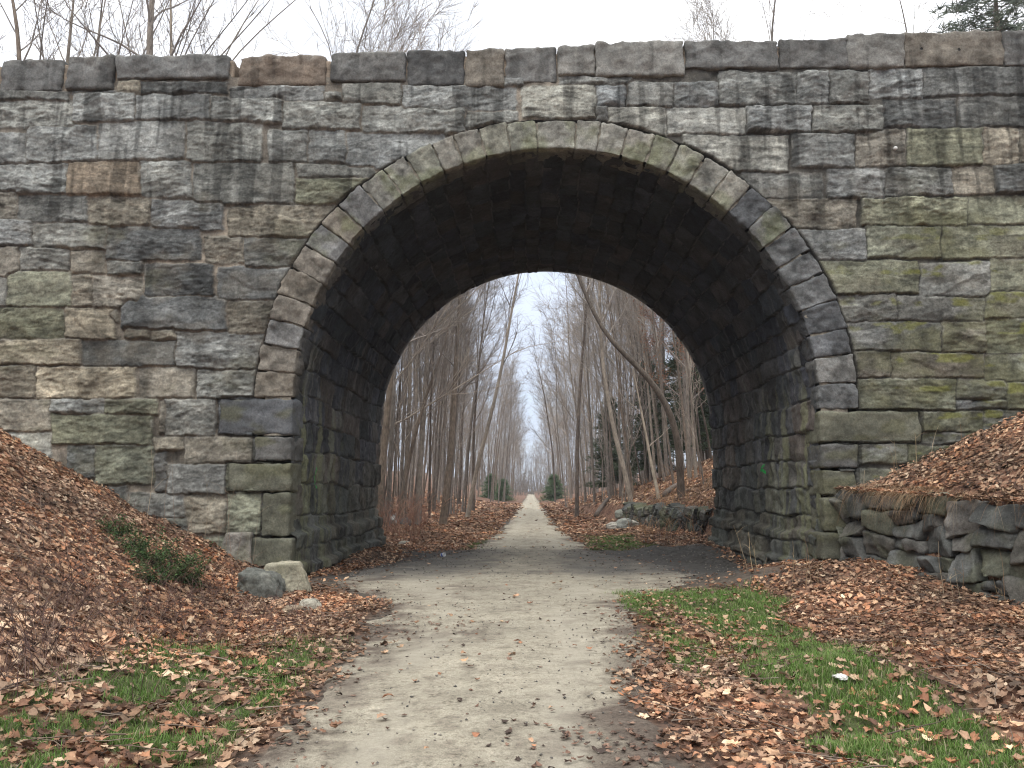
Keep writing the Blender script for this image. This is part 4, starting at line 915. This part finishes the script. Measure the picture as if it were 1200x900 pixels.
stems('dry_stalks', wp, (.35, .9), [(.42, .32, .19), (.3, .2, .12), (.45, .36, .24)], 'thin straw coloured stalks standing along the retaining wall and right pier', 855, .0045, .3, 2)
wp = [tuple(gpt(a, b_)[:2]) for a, b_ in zip(np.random.default_rng(3).uniform(440, 503, 150), np.random.default_rng(4).uniform(602, 640, 150))]
wp = [p for p in wp if p[0] < -3.0 and p[1] > 23.2]
stems('reddish_brush', wp, (.6, 1.9), [(.36, .20, .14), (.28, .15, .11), (.42, .27, .19)], 'reddish brown brush left of the trail just past the arch', 857, .009, .9, 9, 'brush')
rq = np.random.default_rng(5); wp = [tuple(gpt(a, b_)[:2]) for a, b_ in zip(rq.uniform(735, 832, 420), rq.uniform(555, 640, 420))]
wp = [p for p in wp if p[0] > 3.6 and p[1] > 23.2]
stems('bank_brush', wp, (.3, .9), [(.32, .19, .11), (.40, .25, .13), (.2, .13, .10)], 'orange brown brush on the bank right of the trail past the arch', 858, .008, .8, 6, 'brush')

rt = np.random.default_rng(870); tb = Tubes(); k_ = 0
while k_ < 420:
    y = 3.6+rt.random()**1.4*11; x = rt.uniform(-.7*y, .7*y)
    if m_leaf(np.array([x]), np.array([y]))[0] < .6 or (x > 5.3 and y > 9): continue
    a = rt.uniform(0, 6.28); l = rt.uniform(.06, .32); t = np.linspace(-1, 1, 5); bx_ = x+math.cos(a)*l*t+.06*l*np.sin(t*4+a); by_ = y+math.sin(a)*l*t
    tb.add(np.stack([bx_, by_, H(bx_, by_)+.05+.02*rt.random()+.05*l*t*rt.normal()], 1), np.linspace(rt.uniform(.003, .007), .002, 5), 4, np.array([(.16, .12, .09), (.24, .19, .15), (.10, .075, .06)][rt.integers(0, 3)])); k_ += 1
tag(link('twigs', tb.mesh('twigs', M_STEM)), 'fallen twigs lying among the leaves', 'twigs', kind='stuff')
sp0 = gpt(178, 668)
shrub = empty('evergreen_shrub', tuple(sp0), 'low straggly dark green evergreen shrub on the left leaf bank', 'shrub')
lp = []; r = np.random.default_rng(860)
for (a, b_, rad, n) in ((138, 618, .22, 15), (158, 638, .26, 20), (178, 652, .32, 28), (200, 668, .30, 26), (222, 676, .24, 18), (185, 675, .25, 18)):
    c0 = gpt(a, b_+12); tb = Tubes()
    for i in range(n):
        a_ = r.uniform(0, 6.28); l = rad*r.uniform(.8, 1.8); t = np.linspace(0, 1, 6); up = r.uniform(.5, 1.25)
        P = c0+np.stack([math.cos(a_)*l*t*.9, math.sin(a_)*l*t*.9, l*up*t-.2*l*t**2], 1); tb.add(P-sp0, np.linspace(.006, .002, 6), 4, (.12, .09, .06))
        for k_ in range(46):
            u_ = r.uniform(.2, 1); q = c0+(np.array([math.cos(a_)*l*u_*.9, math.sin(a_)*l*u_*.9, l*up*u_-.2*l*u_**2]))+r.normal(0, .035, 3); lp.append(q-sp0)
    link('branch', tb.mesh('branch', M_STEM), shrub)
lp = np.array(lp); P = np.array([(.035, .075, .022), (.05, .10, .03), (.08, .135, .045), (.025, .05, .02), (.11, .13, .06)])
V, F, Cc = scatter_leaves(lp[:, 0], lp[:, 1], lp[:, 2], r.uniform(.022, .05, len(lp)), P[r.integers(0, 5, len(lp))], .8, 861, kinds=(2,))
link('foliage', mk('foliage', V, F, M_LEAF, Cc, smooth=False), shrub)

# litter
p = gpt(517, 653)
cup = empty('crushed_cup', tuple(p+[0, 0, .05]), 'small crushed white and blue cup lying left of the trail under the far arch edge', 'cup')
cup.rotation_euler = (R_(82), 0, R_(60))
def plain(name, c, rough=.5):
    m, nt, b = nodes(name); b.inputs['Roughness'].default_value = rough
    n1 = noise(nt, 30, 3, .6); cc = mix(nt, c, g3(.8), 0.0); cc = mix(nt, cc, ramp(nt, n1.outputs[0], [(.3, g3(.85)), (.7, g3(1.1))]), 1.0, 'MULTIPLY'); nt.links.new(cc, b.inputs['Base Color']); return m
tb = Tubes(); tb.add([(0, 0, 0), (0, 0, .002), (.004, 0, .05), (0, .006, .075), (0, 0, .10)], [.004, .045, .05, .046, .056], 18); link('cup_body', tb.mesh('cup_body', plain('white_paper', (.8, .8, .8))), cup)
tb = Tubes(); tb.add([(0, 0, .02), (.003, 0, .05), (.001, .004, .07)], [.0485, .0515, .049], 18); link('cup_band', tb.mesh('cup_band', plain('blue_print', (.10, .16, .42))), cup)
p = gpt(985, 799)
tag(rock('paper_scrap', p+[0, 0, .04], (.09, .07, .035), 71, (.6, .6, .57), None, amp=.6), 'crumpled white paper scrap in the grass right of the trail', 'paper scrap')

# ------------------------------------------------------------------ trees
def grow(trunk, r0, seed, nl=14, lo=.4, spread=1.0, up=1.0, sub=6, tw=4, tip=.012, bias=(0, 0), twl=1.0, tr_=.0075):
    """trunk polyline -> (trunk Tubes, crown Tubes) of a bare tree; the crown is limbs, branches and twigs"""
    r = np.random.default_rng(seed); tr, cr = Tubes(), Tubes(); P = np.asarray(trunk, float); n = len(P)
    s = np.linspace(0, 1, n); rad = r0*(1-s)**.75+tip; rad[0] *= 1.3
    tr.add(P, rad, 8); Hh = np.linalg.norm(np.diff(P, axis=0), axis=1).sum()
    def pt(u): return np.array([np.interp(u, s, P[:, i]) for i in range(3)]), np.interp(u, s, rad)
    def branch(p0, d, L, r_, seg, k, curve, wob):
        pts = [p0]; d = d/np.linalg.norm(d)
        for i in range(seg):
            d = d+np.array([bias[0], bias[1], curve])*(1/seg)+r.normal(0, wob, 3); d /= np.linalg.norm(d); pts.append(pts[-1]+d*L/seg)
        pts = np.array(pts); cr.add(pts, np.linspace(r_, max(r_*.25, .004), seg+1), k); return pts
    for i in range(nl):
        u = lo+(1-lo)*((i+r.random())/nl)**.85; u = min(u, .99); p0, rr = pt(u); a = i*2.4+r.uniform(-.6, .6)
        el = (r.uniform(.5, 1.0)+.4*u)*up; L = Hh*spread*(.11+.22*(1-u)+.04*r.random())+.8
        d = np.array([math.cos(a)*math.cos(el), math.sin(a)*math.cos(el), math.sin(el)])
        lim = branch(p0, d, L, max(rr*.45, .012), 6, 5, .35*up, .10)
        for j in range(sub):
            q = r.uniform(.2, 1.0); p1 = np.array([np.interp(q*6, range(7), lim[:, m]) for m in range(3)]); dl = lim[min(6, int(q*6)+1)]-lim[int(q*6) if q < 1 else 5]
            dl = dl/max(np.linalg.norm(dl), 1e-6)+r.normal(0, .55, 3)+np.array([0, 0, .25]); L2 = L*r.uniform(.22, .5)
            sb = branch(p1, dl, L2, max(rr*.16, .010), 4, 4, .2, .14)
            for k_ in range(tw):
                q2 = r.uniform(.25, 1); p2 = np.array([np.interp(q2*4, range(5), sb[:, m]) for m in range(3)]); d2 = sb[-1]-sb[0]
                d2 = d2/max(np.linalg.norm(d2), 1e-6)+r.normal(0, .6, 3)+np.array([0, 0, .2]); branch(p2, d2, r.uniform(  .35, 1.0)*twl, tr_, 2, 3, .1, .15)
    return tr, cr
def trunk_path(seed, H_, lean=(0, 0), wob=.25, n=14, sweep=0.0):
    r = np.random.default_rng(seed); t = np.linspace(0, 1, n); w1, w2 = r.uniform(0, 6, 2)
    x = lean[0]*H_*t+sweep*H_*t**2*.2+wob*(np.sin(t*5+w1)-math.sin(w1))*.5+wob*.3*np.sin(t*13+w2)*t
    y = lean[1]*H_*t+wob*(np.cos(t*4+w2)-math.cos(w2))*.5
    return np.stack([x, y, H_*t-.25*(t == 0)], 1)
PROTO = []
for i in range(12):
    r = np.random.default_rng(900+i); H_ = [17, 19, 16, 20, 18, 15, 21, 17, 19, 14, 18, 16][i]; r0 = [.075, .105, .055, .125, .065, .045, .11, .06, .085, .045, .07, .055][i]
    tr, cr = grow(trunk_path(910+i, H_, (.05+.02*(i % 3), 0), .3 if i % 3 else .5, sweep=.3*(i % 2)), r0, 920+i, nl=[14, 16, 12, 17, 14, 11, 17, 13, 15, 10, 14, 12][i], lo=.26+.05*(i % 4), spread=.75, up=1.1, sub=6, tw=8, bias=(.3, 0), twl=1.4)
    bm_ = [M_BARK, M_BARKD, M_BARK, M_BARKD][i % 4]
    PROTO.append((tr.mesh('trunk', bm_), cr.mesh('crown', M_TWIG)))
def plant(pair, x, y, rot, sc, label, group, name='bare_tree', cat='tree', tilt=(0, 0), z=None):
    o = empty(name, (x, y, float(H(x, y)) if z is None else z), label, cat, group); o.rotation_euler = (tilt[0], tilt[1], rot); o.scale = (sc, sc, sc)
    link('trunk', pair[0], o); link('crown', pair[1], o); return o
r = np.random.default_rng(950)
def free(x, y, L, d):
    return all((x-a)**2+(y-b)**2 > d*d for a, b in L)
spots = []
def sow(side, n, ymin, ymax, xmin, wedge, power, label, group):
    k_ = 0; tries = 0
    while k_ < n and tries < 9000:
        tries += 1
        y = ymin+(ymax-ymin)*r.random()**power; x0 = np.interp(y, [26, 45, 70, 120], xmin); xw = x0+r.random()**1.25*max(1.5, min(16, wedge*y+1.5-x0))
        x = side*xw
        if not free(x, y, spots, .6): continue
        spots.append((x, y)); i = r.integers(0, 12)
        inward = (0 if side < 0 else math.pi)+r.normal(0, .6)      # prototypes lean along +x: turn them towards the trail
        plant(PROTO[i], x, y, inward, r.uniform(.82, 1.12), label, group); k_ += 1
LEFTL = 'bare grey brown tree in the dense wood left of the trail beyond the arch'; RIGHTL = 'bare grey brown tree in the wood right of the trail beyond the arch'
sow(-1, 50, 28, 62, [4.9, 4.4, 3.9, 3.6], .215, 1.0, LEFTL, 'bare trees left of the trail')
sow(-1, 66, 62, 200, [4.6, 4.2, 3.5, 3.3], .2, 1.0, LEFTL, 'bare trees left of the trail')
sow(1, 44, 34, 64, [6.0, 4.6, 3.4, 3.2], .235, 1.0, RIGHTL, 'bare trees right of the trail')
sow(1, 66, 62, 200, [4.6, 4.2, 3.3, 3.2], .2, 1.0, RIGHTL, 'bare trees right of the trail')
# far end of the trail
for i in range(44):
    x = r.uniform(-12, 12); y = r.uniform(236, 300); plant(PROTO[r.integers(0, 12)], x, y, r.uniform(0, 6.28), r.uniform(.7, 1.0), 'bare tree closing the view at the far end of the trail', 'bare trees at the far end of the trail')
# the wood behind, which reads as one mass
tb = Tubes(); rq = np.random.default_rng(960)
for i in range(620):
    y = 70+260*rq.random()**.8; side = rq.choice([-1, 1]); x = side*(np.interp(y, [55, 120, 210, 330], [9, 8, 5, 0])+rq.random()**1.2*np.interp(y, [55, 330], [22, 75]))
    h = rq.uniform(11, 19); z0 = float(H(x, y, False)); ln = rq.normal(0, .05); t = np.linspace(0, 1, 5)
    tb.add(np.stack([x+ln*h*t+.3*np.sin(t*4+i), y+0*t, z0+h*t-.2], 1), np.linspace(rq.uniform(.06, .17), .015, 5), 5)
    for j in range(13):
        u_ = rq.uniform(.3, 1); a = rq.uniform(0, 6.28); l = rq.uniform(1, 3.2); p0 = np.array([x+ln*h*u_+.3*math.sin(u_*4+i), y, z0+h*u_-.2])
        e_ = p0+np.array([math.cos(a)*l*.6, math.sin(a)*l*.6, l*rq.uniform(.4, 1.1)]); tb.add([p0, (p0+e_)/2+[0, 0, -.12], e_], [.035, .022, .008], 3)
        for q_ in range(3):
            f_ = rq.uniform(.3, 1); p1 = p0+(e_-p0)*f_; tb.add([p1, p1+rq.normal(0, .45, 3)+[0, 0, .6]], [.014, .006], 3)
for i in range(420):      # low tangle closing the far end
    x = rq.uniform(-26, 26); y = rq.uniform(245, 330); z0 = float(H(x, y, False)); h = rq.uniform(2, 9); a = rq.uniform(0, 6.28)
    tb.add([(x, y, z0-.2), (x+.3*math.cos(a), y, z0+h*.5), (x+h*.2*math.cos(a), y, z0+h)], [.10, .07, .03], 3)
    for q_ in range(9):
        f_ = rq.uniform(.1, 1); p1 = np.array([x+h*.2*f_*math.cos(a), y, z0+h*f_]); tb.add([p1, p1+rq.normal(0, .9, 3)+[0, 0, .8]], [.06, .03], 3)
tag(link('far_wood', tb.mesh('far_wood', M_TWIG)), 'grey brown bare wood filling the distance on both sides of the trail', 'wood', kind='stuff')
# saplings
SAP = []
for i in range(4):
    tr, cr = grow(trunk_path(970+i, 6.5, (.05, 0), .25, 10), .028, 975+i, nl=9, lo=.25, spread=.9, up=1.2, sub=4, tw=2, tip=.006, twl=.6); SAP.append((tr.mesh('trunk', M_BARK), cr.mesh('crown', M_TWIG)))
for side, n, lab in ((-1, 34, 'thin bare sapling among the trees left of the trail beyond the arch'), (1, 36, 'thin bare sapling among the trees right of the trail beyond the arch')):
    for i in range(n):
        y = r.uniform(27 if side < 0 else 30, 90); x = side*(np.interp(y, [26, 45, 70, 120], [5.0, 4.3, 3.6, 3.3])+r.random()**1.3*max(1.2, .2*y-4))
        plant(SAP[i % 4], x, y, r.uniform(0, 6.28), r.uniform(.6, 1.3), lab, 'saplings left of the trail' if side < 0 else 'saplings right of the trail', 'sapling')
# trees one can tell apart, traced where they stand
def traced(pts, Y, r0, seed, label, name='bare_tree', mat=M_BARK, ext=None, zb=None, **k):
    P = np.array([at_y(a, b, Y) for a, b in pts])
    if zb is None: zb = float(H(P[0, 0], Y))
    if P[0, 2] > zb: P = np.concatenate([[[P[0, 0]-(P[1, 0]-P[0, 0])*.2, Y, zb-.2]], P])
    # resample smoothly
    d = np.concatenate([[0], np.cumsum(np.linalg.norm(np.diff(P, axis=0), axis=1))]); u_ = np.linspace(0, d[-1], 22)
    Q = np.stack([np.interp(u_, d, P[:, i]) for i in range(3)], 1)
    for _ in range(2): Q[1:-1] = (Q[:-2]+2*Q[1:-1]+Q[2:])/4
    Q[:, 1] += .2*np.sin(u_*.5+seed)
    b0 = Q[0].copy(); b0[2] += .2
    tr, cr = grow(Q-b0, r0, seed, **k); o = empty(name, tuple(b0), label, 'tree'); link('trunk', tr.mesh('trunk', mat), o); link('crown', cr.mesh('crown', M_TWIG), o); return o
traced([(797, 533), (790, 493), (773, 460), (747, 430), (720, 407), (703, 383), (693, 360), (680, 330), (664, 285), (650, 230)], 31, .14, 1001, 'thick bent trunk arching left over the right bank towards the trail', mat=M_BARKD, nl=12, lo=.55, spread=.5, up=1.0)
traced([(742, 606), (734, 560), (722, 520), (713, 470), (706, 420), (703, 360), (702, 300), (704, 200)], 37, .115, 1003, 'grey trunk leaning left over the stone ledge beside the trail', mat=M_BARK, nl=14, lo=.45, spread=.45, up=1.2)
traced([(771, 578), (764, 545), (758, 510), (750, 470), (742, 430)], 34, .07, 1005, 'slim whitish dead trunk on the orange leaf bank right of the trail', name='dead_tree', mat=M_BARKP, nl=5, lo=.4, spread=.5, sub=2, tw=1)
traced([(548, 602), (556, 560), (568, 515), (580, 470), (590, 420), (600, 360), (612, 300), (624, 230)], 46, .13, 1007, 'tan smooth trunk leaning right at the front of the left wood', mat=M_BARKP, nl=14, lo=.45, spread=.42, up=1.25)
traced([(520, 606), (528, 540), (532, 470), (535, 400), (540, 330), (546, 250)], 36, .165, 1009, 'thick dark upright trunk in the middle of the left wood', mat=M_BARKD, nl=16, lo=.4, spread=.42, up=1.2)
traced([(446, 560), (452, 490), (458, 430), (466, 370), (476, 300), (484, 230)], 29, .15, 1011, 'stout brown trunk beside the far left pier of the arch', mat=M_BARKD, nl=13, lo=.5, spread=.6)
traced([(470, 585), (481, 530), (492, 490), (505, 450), (520, 410), (530, 370)], 33, .10, 1013, 'thin trunk leaning strongly right across the left wood', mat=M_BARKD, nl=10, lo=.5, spread=.5)
traced([(676, 606), (676, 520), (680, 450), (684, 400), (690, 320), (694, 220)], 47, .11, 1015, 'slim upright dark trunk standing left of the trunk that leans over the ledge', mat=M_BARKD, nl=13, lo=.4, spread=.5, up=1.2)
# above the parapet
def above(pts, Y, r0, seed, label, **k): return traced(pts, Y, r0, seed, label, tr_=.009, twl=1.5, **k)
for i, (a, b, Y_) in enumerate(((198, 262, 27), (206, 300, 28), (214, 330, 27), (185, 235, 29), (230, 372, 30), (160, 138, 28), (95, 130, 27), (60, 40, 28), (45, 62, 27), (120, 160, 30), (140, 205, 28), (240, 318, 29))):
    o = traced([(a, 130), (a+(b-a)*.25, 75), (a+(b-a)*.62, 30), (b, -20)], Y_, .05, 1040+i, 'thin ascending sapling in the thicket fanning out behind the left parapet', name='sapling', nl=10, lo=.15, spread=.6, up=1.2, sub=4, tw=3, tr_=.010)
    o['group'] = 'saplings behind the left parapet'
above([(176, 130), (177, 70), (180, 20), (184, -50), (188, -150)], 27, .23, 1021, 'thick tree with ascending branches rising behind the left parapet', nl=18, lo=.15, spread=.7, up=.95, sub=7, tw=5)
above([(205, 130), (202, 70), (198, 15), (196, -60)], 29, .14, 1022, 'slender twin tree right behind the thick tree at the left parapet', nl=16, lo=.1, spread=.8, up=1.0, sub=6, tw=5, mat=M_BARKP)
above([(24, 130), (24, 70), (25, 35), (18, 0), (8, -60)], 26, .15, 1023, 'dark forked tree at the far left above the parapet', mat=M_BARKD, nl=13, lo=.3, spread=.7, up=.8)
above([(80, 130), (80, 70), (82, 20), (86, -50)], 28, .14, 1024, 'pale slim tree second from the left above the parapet', mat=M_BARKP, nl=15, lo=.15, spread=.7)
above([(108, 130), (110, 70), (118, 20), (130, -50)], 30, .10, 1025, 'leaning thin tree between the pale slim tree and the thick tree', nl=15, lo=.1, spread=.8)
above([(410, 110), (417, 58), (428, 25), (440, 0), (450, -50)], 33, .11, 1026, 'fine branched small tree peeping over the parapet left of the crown', nl=15, lo=.1, spread=1.0, up=.7, sub=8, tw=7)
above([(395, 110), (392, 55), (372, 25), (362, 5)], 30, .06, 1027, 'few branched thin tree top over the coping near the crown', nl=8, lo=.3, spread=.7, sub=4, tw=3)
above([(902, 100), (903, 45), (905, 20), (913, -20), (918, -70)], 31, .10, 1028, 'forked bare tree top above the parapet right of the crown', nl=12, lo=.15, spread=.8, up=1.2, sub=4, tw=3)
above([(1062, 100), (1066, 40), (1060, 10), (1050, -30)], 36, .09, 1029, 'faint bare tree top beside the pine over the right parapet', nl=12, lo=.15, spread=1.0, up=.9, sub=5, tw=4)

# evergreens
def conifer(H_, rb, seed, c0, clump=.28, layers=26, per=6, nn=16, base=.1, flat=.15):
    r = np.random.default_rng(seed); tb, br_ = Tubes(), Tubes(); t = np.linspace(0, 1, 8); tb.add(np.stack([.1*np.sin(t*3), 0*t, t*H_-.2*(t == 0)], 1), np.linspace(H_*.011+.02, .015, 8), 7)
    pts = []; sz = []
    for i in range(layers):
        u_ = base+(1-base)*(i/layers); L0 = rb*(1-u_)**.75+.15
        for j in range(per):
            a = r.uniform(0, 6.28); L = L0*r.uniform(.3, 1.3); z0 = u_*H_+r.uniform(-.2, .2); s_ = np.linspace(0, 1, 5)
            P = np.stack([math.cos(a)*L*s_, math.sin(a)*L*s_, z0+L*(.25*s_-flat*s_**2*2)], 1); br_.add(P, np.linspace(.02, .005, 5), 3)
            for k_ in range(nn):
                q = r.uniform(.25, 1.02); p = np.array([np.interp(q, s_, P[:, m]) for m in range(3)])+r.normal(0, clump*.4, 3)*[1, 1, .5]; pts.append(p); sz.append(clump*r.uniform(.5, 1.1))
    pts = np.array(pts); sz = np.array(sz); n = len(pts)
    # each clump: several thin needle blades fanned out
    m = 5; a = r.uniform(0, 6.28, (n, m)); el = r.uniform(-.3, .8, (n, m)); d = np.stack([np.cos(a)*np.cos(el), np.sin(a)*np.cos(el), np.sin(el)], -1)
    side = np.cross(d, r.normal(0, 1, (n, m, 3))); side /= np.linalg.norm(side, axis=-1, keepdims=True)
    w = sz[:, None, None]*.13; A = pts[:, None]-side*w*.5; B = pts[:, None]+side*w*.5; T = pts[:, None]+d*sz[:, None, None]+side*w*.2
    V = np.stack([A, B, T], 2).reshape(-1, 3); F = np.arange(len(V)).reshape(-1, 3)
    cc = np.array(c0)*r.uniform(.6, 1.4, (n, 1)); cc = np.repeat(cc, m*3, 0)
    return tb.mesh('trunk', M_BARKD), br_.mesh('boughs', M_TWIG), mk('foliage', V, F, M_NEEDLE, cc, smooth=False)
def plant_con(tri, x, y, sc, rot, label, group=None, z=None):
    o = empty('evergreen_tree', (x, y, float(H(x, y)) if z is None else z), label, 'tree', group); o.scale = (sc, sc, sc); o.rotation_euler = (0, 0, rot)
    link('trunk', tri[0], o); link('boughs', tri[1], o); link('foliage', tri[2], o)
K1 = conifer(9, 2.8, 1101, (.06, .085, .045), per=8, nn=22, clump=.42); K2 = conifer(4.4, 2.3, 1102, (.12, .18, .09), base=.02, layers=20, per=6, nn=22, clump=.55)
for x, y, sc, rt in ((10.2, 50, 1.1, 0), (12.0, 56, 1.25, 1), (8.6, 58, 1.0, 2), (13.5, 64, 1.35, 3.3), (6.6, 66, .9, 4)):
    plant_con(K1, x, y, sc, rt, 'dark green hemlock among the bare trunks right of the trail', 'hemlocks in the right wood')
plant_con(K2, -4.1, 118, .72, 0, 'small bright green evergreen on the left edge of the trail far away')
plant_con(K2, 3.4, 118, .85, 2, 'bushy green evergreen on the right edge of the trail far away')
plant_con(K2, -6.2, 126, .85, 3, 'green evergreen behind the small bright one, left of the trail far away')
P3 = conifer(15, 4.2, 1103, (.15, .18, .135), clump=.42, layers=20, per=6, nn=26, base=.42, flat=.05)
x, _, z = at_y(1165, 0, 31); plant_con(P3, x, 31, 1.0, .5, 'tall pine with grey green needles rising above the right parapet', z=z-9.3)
# beech holding rusty leaves
xb, _, zb = at_y(806, 440, 41)
rp = trunk_path(1110, 11, (0, 0), .3); tr, cr = grow(rp, .11, 1111, nl=16, lo=.25, spread=1.0, up=.7, sub=7, tw=3)
bz = float(H(xb, 41)); bt = empty('beech_tree', (xb, 41, bz), 'beech still holding rusty brown leaves behind the bent trunk', 'tree')
link('trunk', tr.mesh('trunk', M_BARK), bt); link('crown', cr.mesh('crown', M_TWIG), bt)
cv = np.concatenate(cr.V); r = np.random.default_rng(1112); sel = cv[r.choice(len(cv), 9000)]; sel = sel[sel[:, 2] > 4.0]; sel = sel+r.normal(0, .12, sel.shape)
P = np.array([(.30, .15, .09), (.38, .20, .12), (.24, .11, .07)]); V, F, Cc = scatter_leaves(sel[:, 0], sel[:, 1], sel[:, 2], r.uniform(.07, .12, len(sel)), P[r.integers(0, 3, len(sel))], 1.2, 1113, kinds=(2,))
link('foliage', mk('foliage', V, F, M_LEAF, Cc, smooth=False), bt)
# fallen logs
for (a, b_, a2, b2, Y1, Y2_, rad, lab) in ((776, 556, 800, 540, 33, 35, .12, 'fallen grey log lying up the bank behind the slim white trunk'), (698, 578, 712, 572, 44, 46, .14, 'short dark fallen log at the foot of the right wood')):
    x1, _, _ = at_y(a, b_, Y1); x2, _, _ = at_y(a2, b2, Y2_); p1 = np.array([x1, Y1, float(H(x1, Y1))+rad]); p2 = np.array([x2, Y2_, float(H(x2, Y2_))+rad+.15]); t = np.linspace(0, 1, 7)[:, None]
    tb = Tubes(); Q = p1+(p2-p1)*t; Q[:, 2] += .05*np.sin(t[:, 0]*4); tb.add(np.concatenate([[Q[0]], Q, [Q[-1]]]), [.005]+list(np.linspace(rad, rad*.7, 7))+[.005], 9); tag(link('fallen_log', tb.mesh('fallen_log', M_BARKD)), lab, 'log')

# ------------------------------------------------------------------ sky, sun, haze, camera
SUN_EL, SUN_AZ = R_(52), R_(205)      # azimuth clockwise from +Y: behind the camera, to its left
w = bpy.data.worlds.new('World'); bpy.context.scene.world = w; w.use_nodes = True; nt = w.node_tree; nt.nodes.clear()
out = nt.nodes.new('ShaderNodeOutputWorld'); bg = nt.nodes.new('ShaderNodeBackground'); nt.links.new(bg.outputs[0], out.inputs[0])
sky = N(nt, 'ShaderNodeTexSky', sky_type='NISHITA', sun_disc=False, sun_elevation=SUN_EL, sun_rotation=SUN_AZ)
tc = N(nt, 'ShaderNodeTexCoord'); sep = N(nt, 'ShaderNodeSeparateXYZ'); nt.links.new(tc.outputs['Generated'], sep.inputs[0])
mp = N(nt, 'ShaderNodeMapping'); mp.inputs['Scale'].default_value = (1, 1, 2.6); nt.links.new(tc.outputs['Generated'], mp.inputs[0])
cl = noise(nt, 3.4, 6, .6, mp.outputs[0], .3)
cloud = ramp(nt, sep.outputs[2], [(0, (3.6, 4.2, 5.2)), (.25, (4.9, 5.4, 6.4)), (.5, (9.0, 9.1, 9.4)), (1, (14, 14, 14))])
cov = ramp(nt, cl.outputs[0], [(.34, g3(.62)), (.52, g3(.97))])
c = mix(nt, sky.outputs[0], cloud, cov)
nt.links.new(c, bg.inputs[0]); bg.inputs[1].default_value = .1
sl = bpy.data.lights.new('sun', 'SUN'); sl.energy = .9; sl.angle = R_(35); sl.color = (1, .97, .92); so = bpy.data.objects.new('sun', sl); C.objects.link(so)
sd = np.array([math.sin(SUN_AZ)*math.cos(SUN_EL), math.cos(SUN_AZ)*math.cos(SUN_EL), math.sin(SUN_EL)])
from mathutils import Vector
so.rotation_euler = Vector(sd).to_track_quat('Z', 'Y').to_euler()
HAZE = .0005
if HAZE:
    P, F = boxgrid((1, 1, 1)); V = P*np.array([900, 760, 42])+np.array([-450, -100, -4]); me = mk('haze', V, F, smooth=False)
    m = bpy.data.materials.new('thin_haze'); m.use_nodes = True; n2 = m.node_tree; n2.nodes.clear(); oo = n2.nodes.new('ShaderNodeOutputMaterial'); pv = n2.nodes.new('ShaderNodeVolumePrincipled')
    pv.inputs['Color'].default_value = (.86, .88, .92, 1); pv.inputs['Density'].default_value = HAZE; n2.links.new(pv.outputs[0], oo.inputs['Volume']); me.materials.append(m)
    tag(link('haze', me), kind='stuff')
cd = bpy.data.cameras.new('camera'); cam = bpy.data.objects.new('camera', cd); C.objects.link(cam); cam.location = (0, 0, EYE); cam.rotation_euler = (math.pi/2+PITCH, 0, YAW)
cd.sensor_width = 36; cd.lens = 36*F_PX/1200; cd.clip_end = 2000; cd.clip_start = .05
sc = bpy.context.scene; sc.camera = cam
sc.view_settings.view_transform = 'Standard'; sc.view_settings.look = 'None'; sc.view_settings.exposure = .96; sc.view_settings.gamma = 1; sc.view_settings.use_curve_mapping = False
sc.cycles.max_bounces = 6; sc.cycles.diffuse_bounces = 4; sc.cycles.volume_bounces = 0; sc.cycles.transparent_max_bounces = 4
sc.cycles.use_denoising = True; sc.cycles.filter_width = 1.15
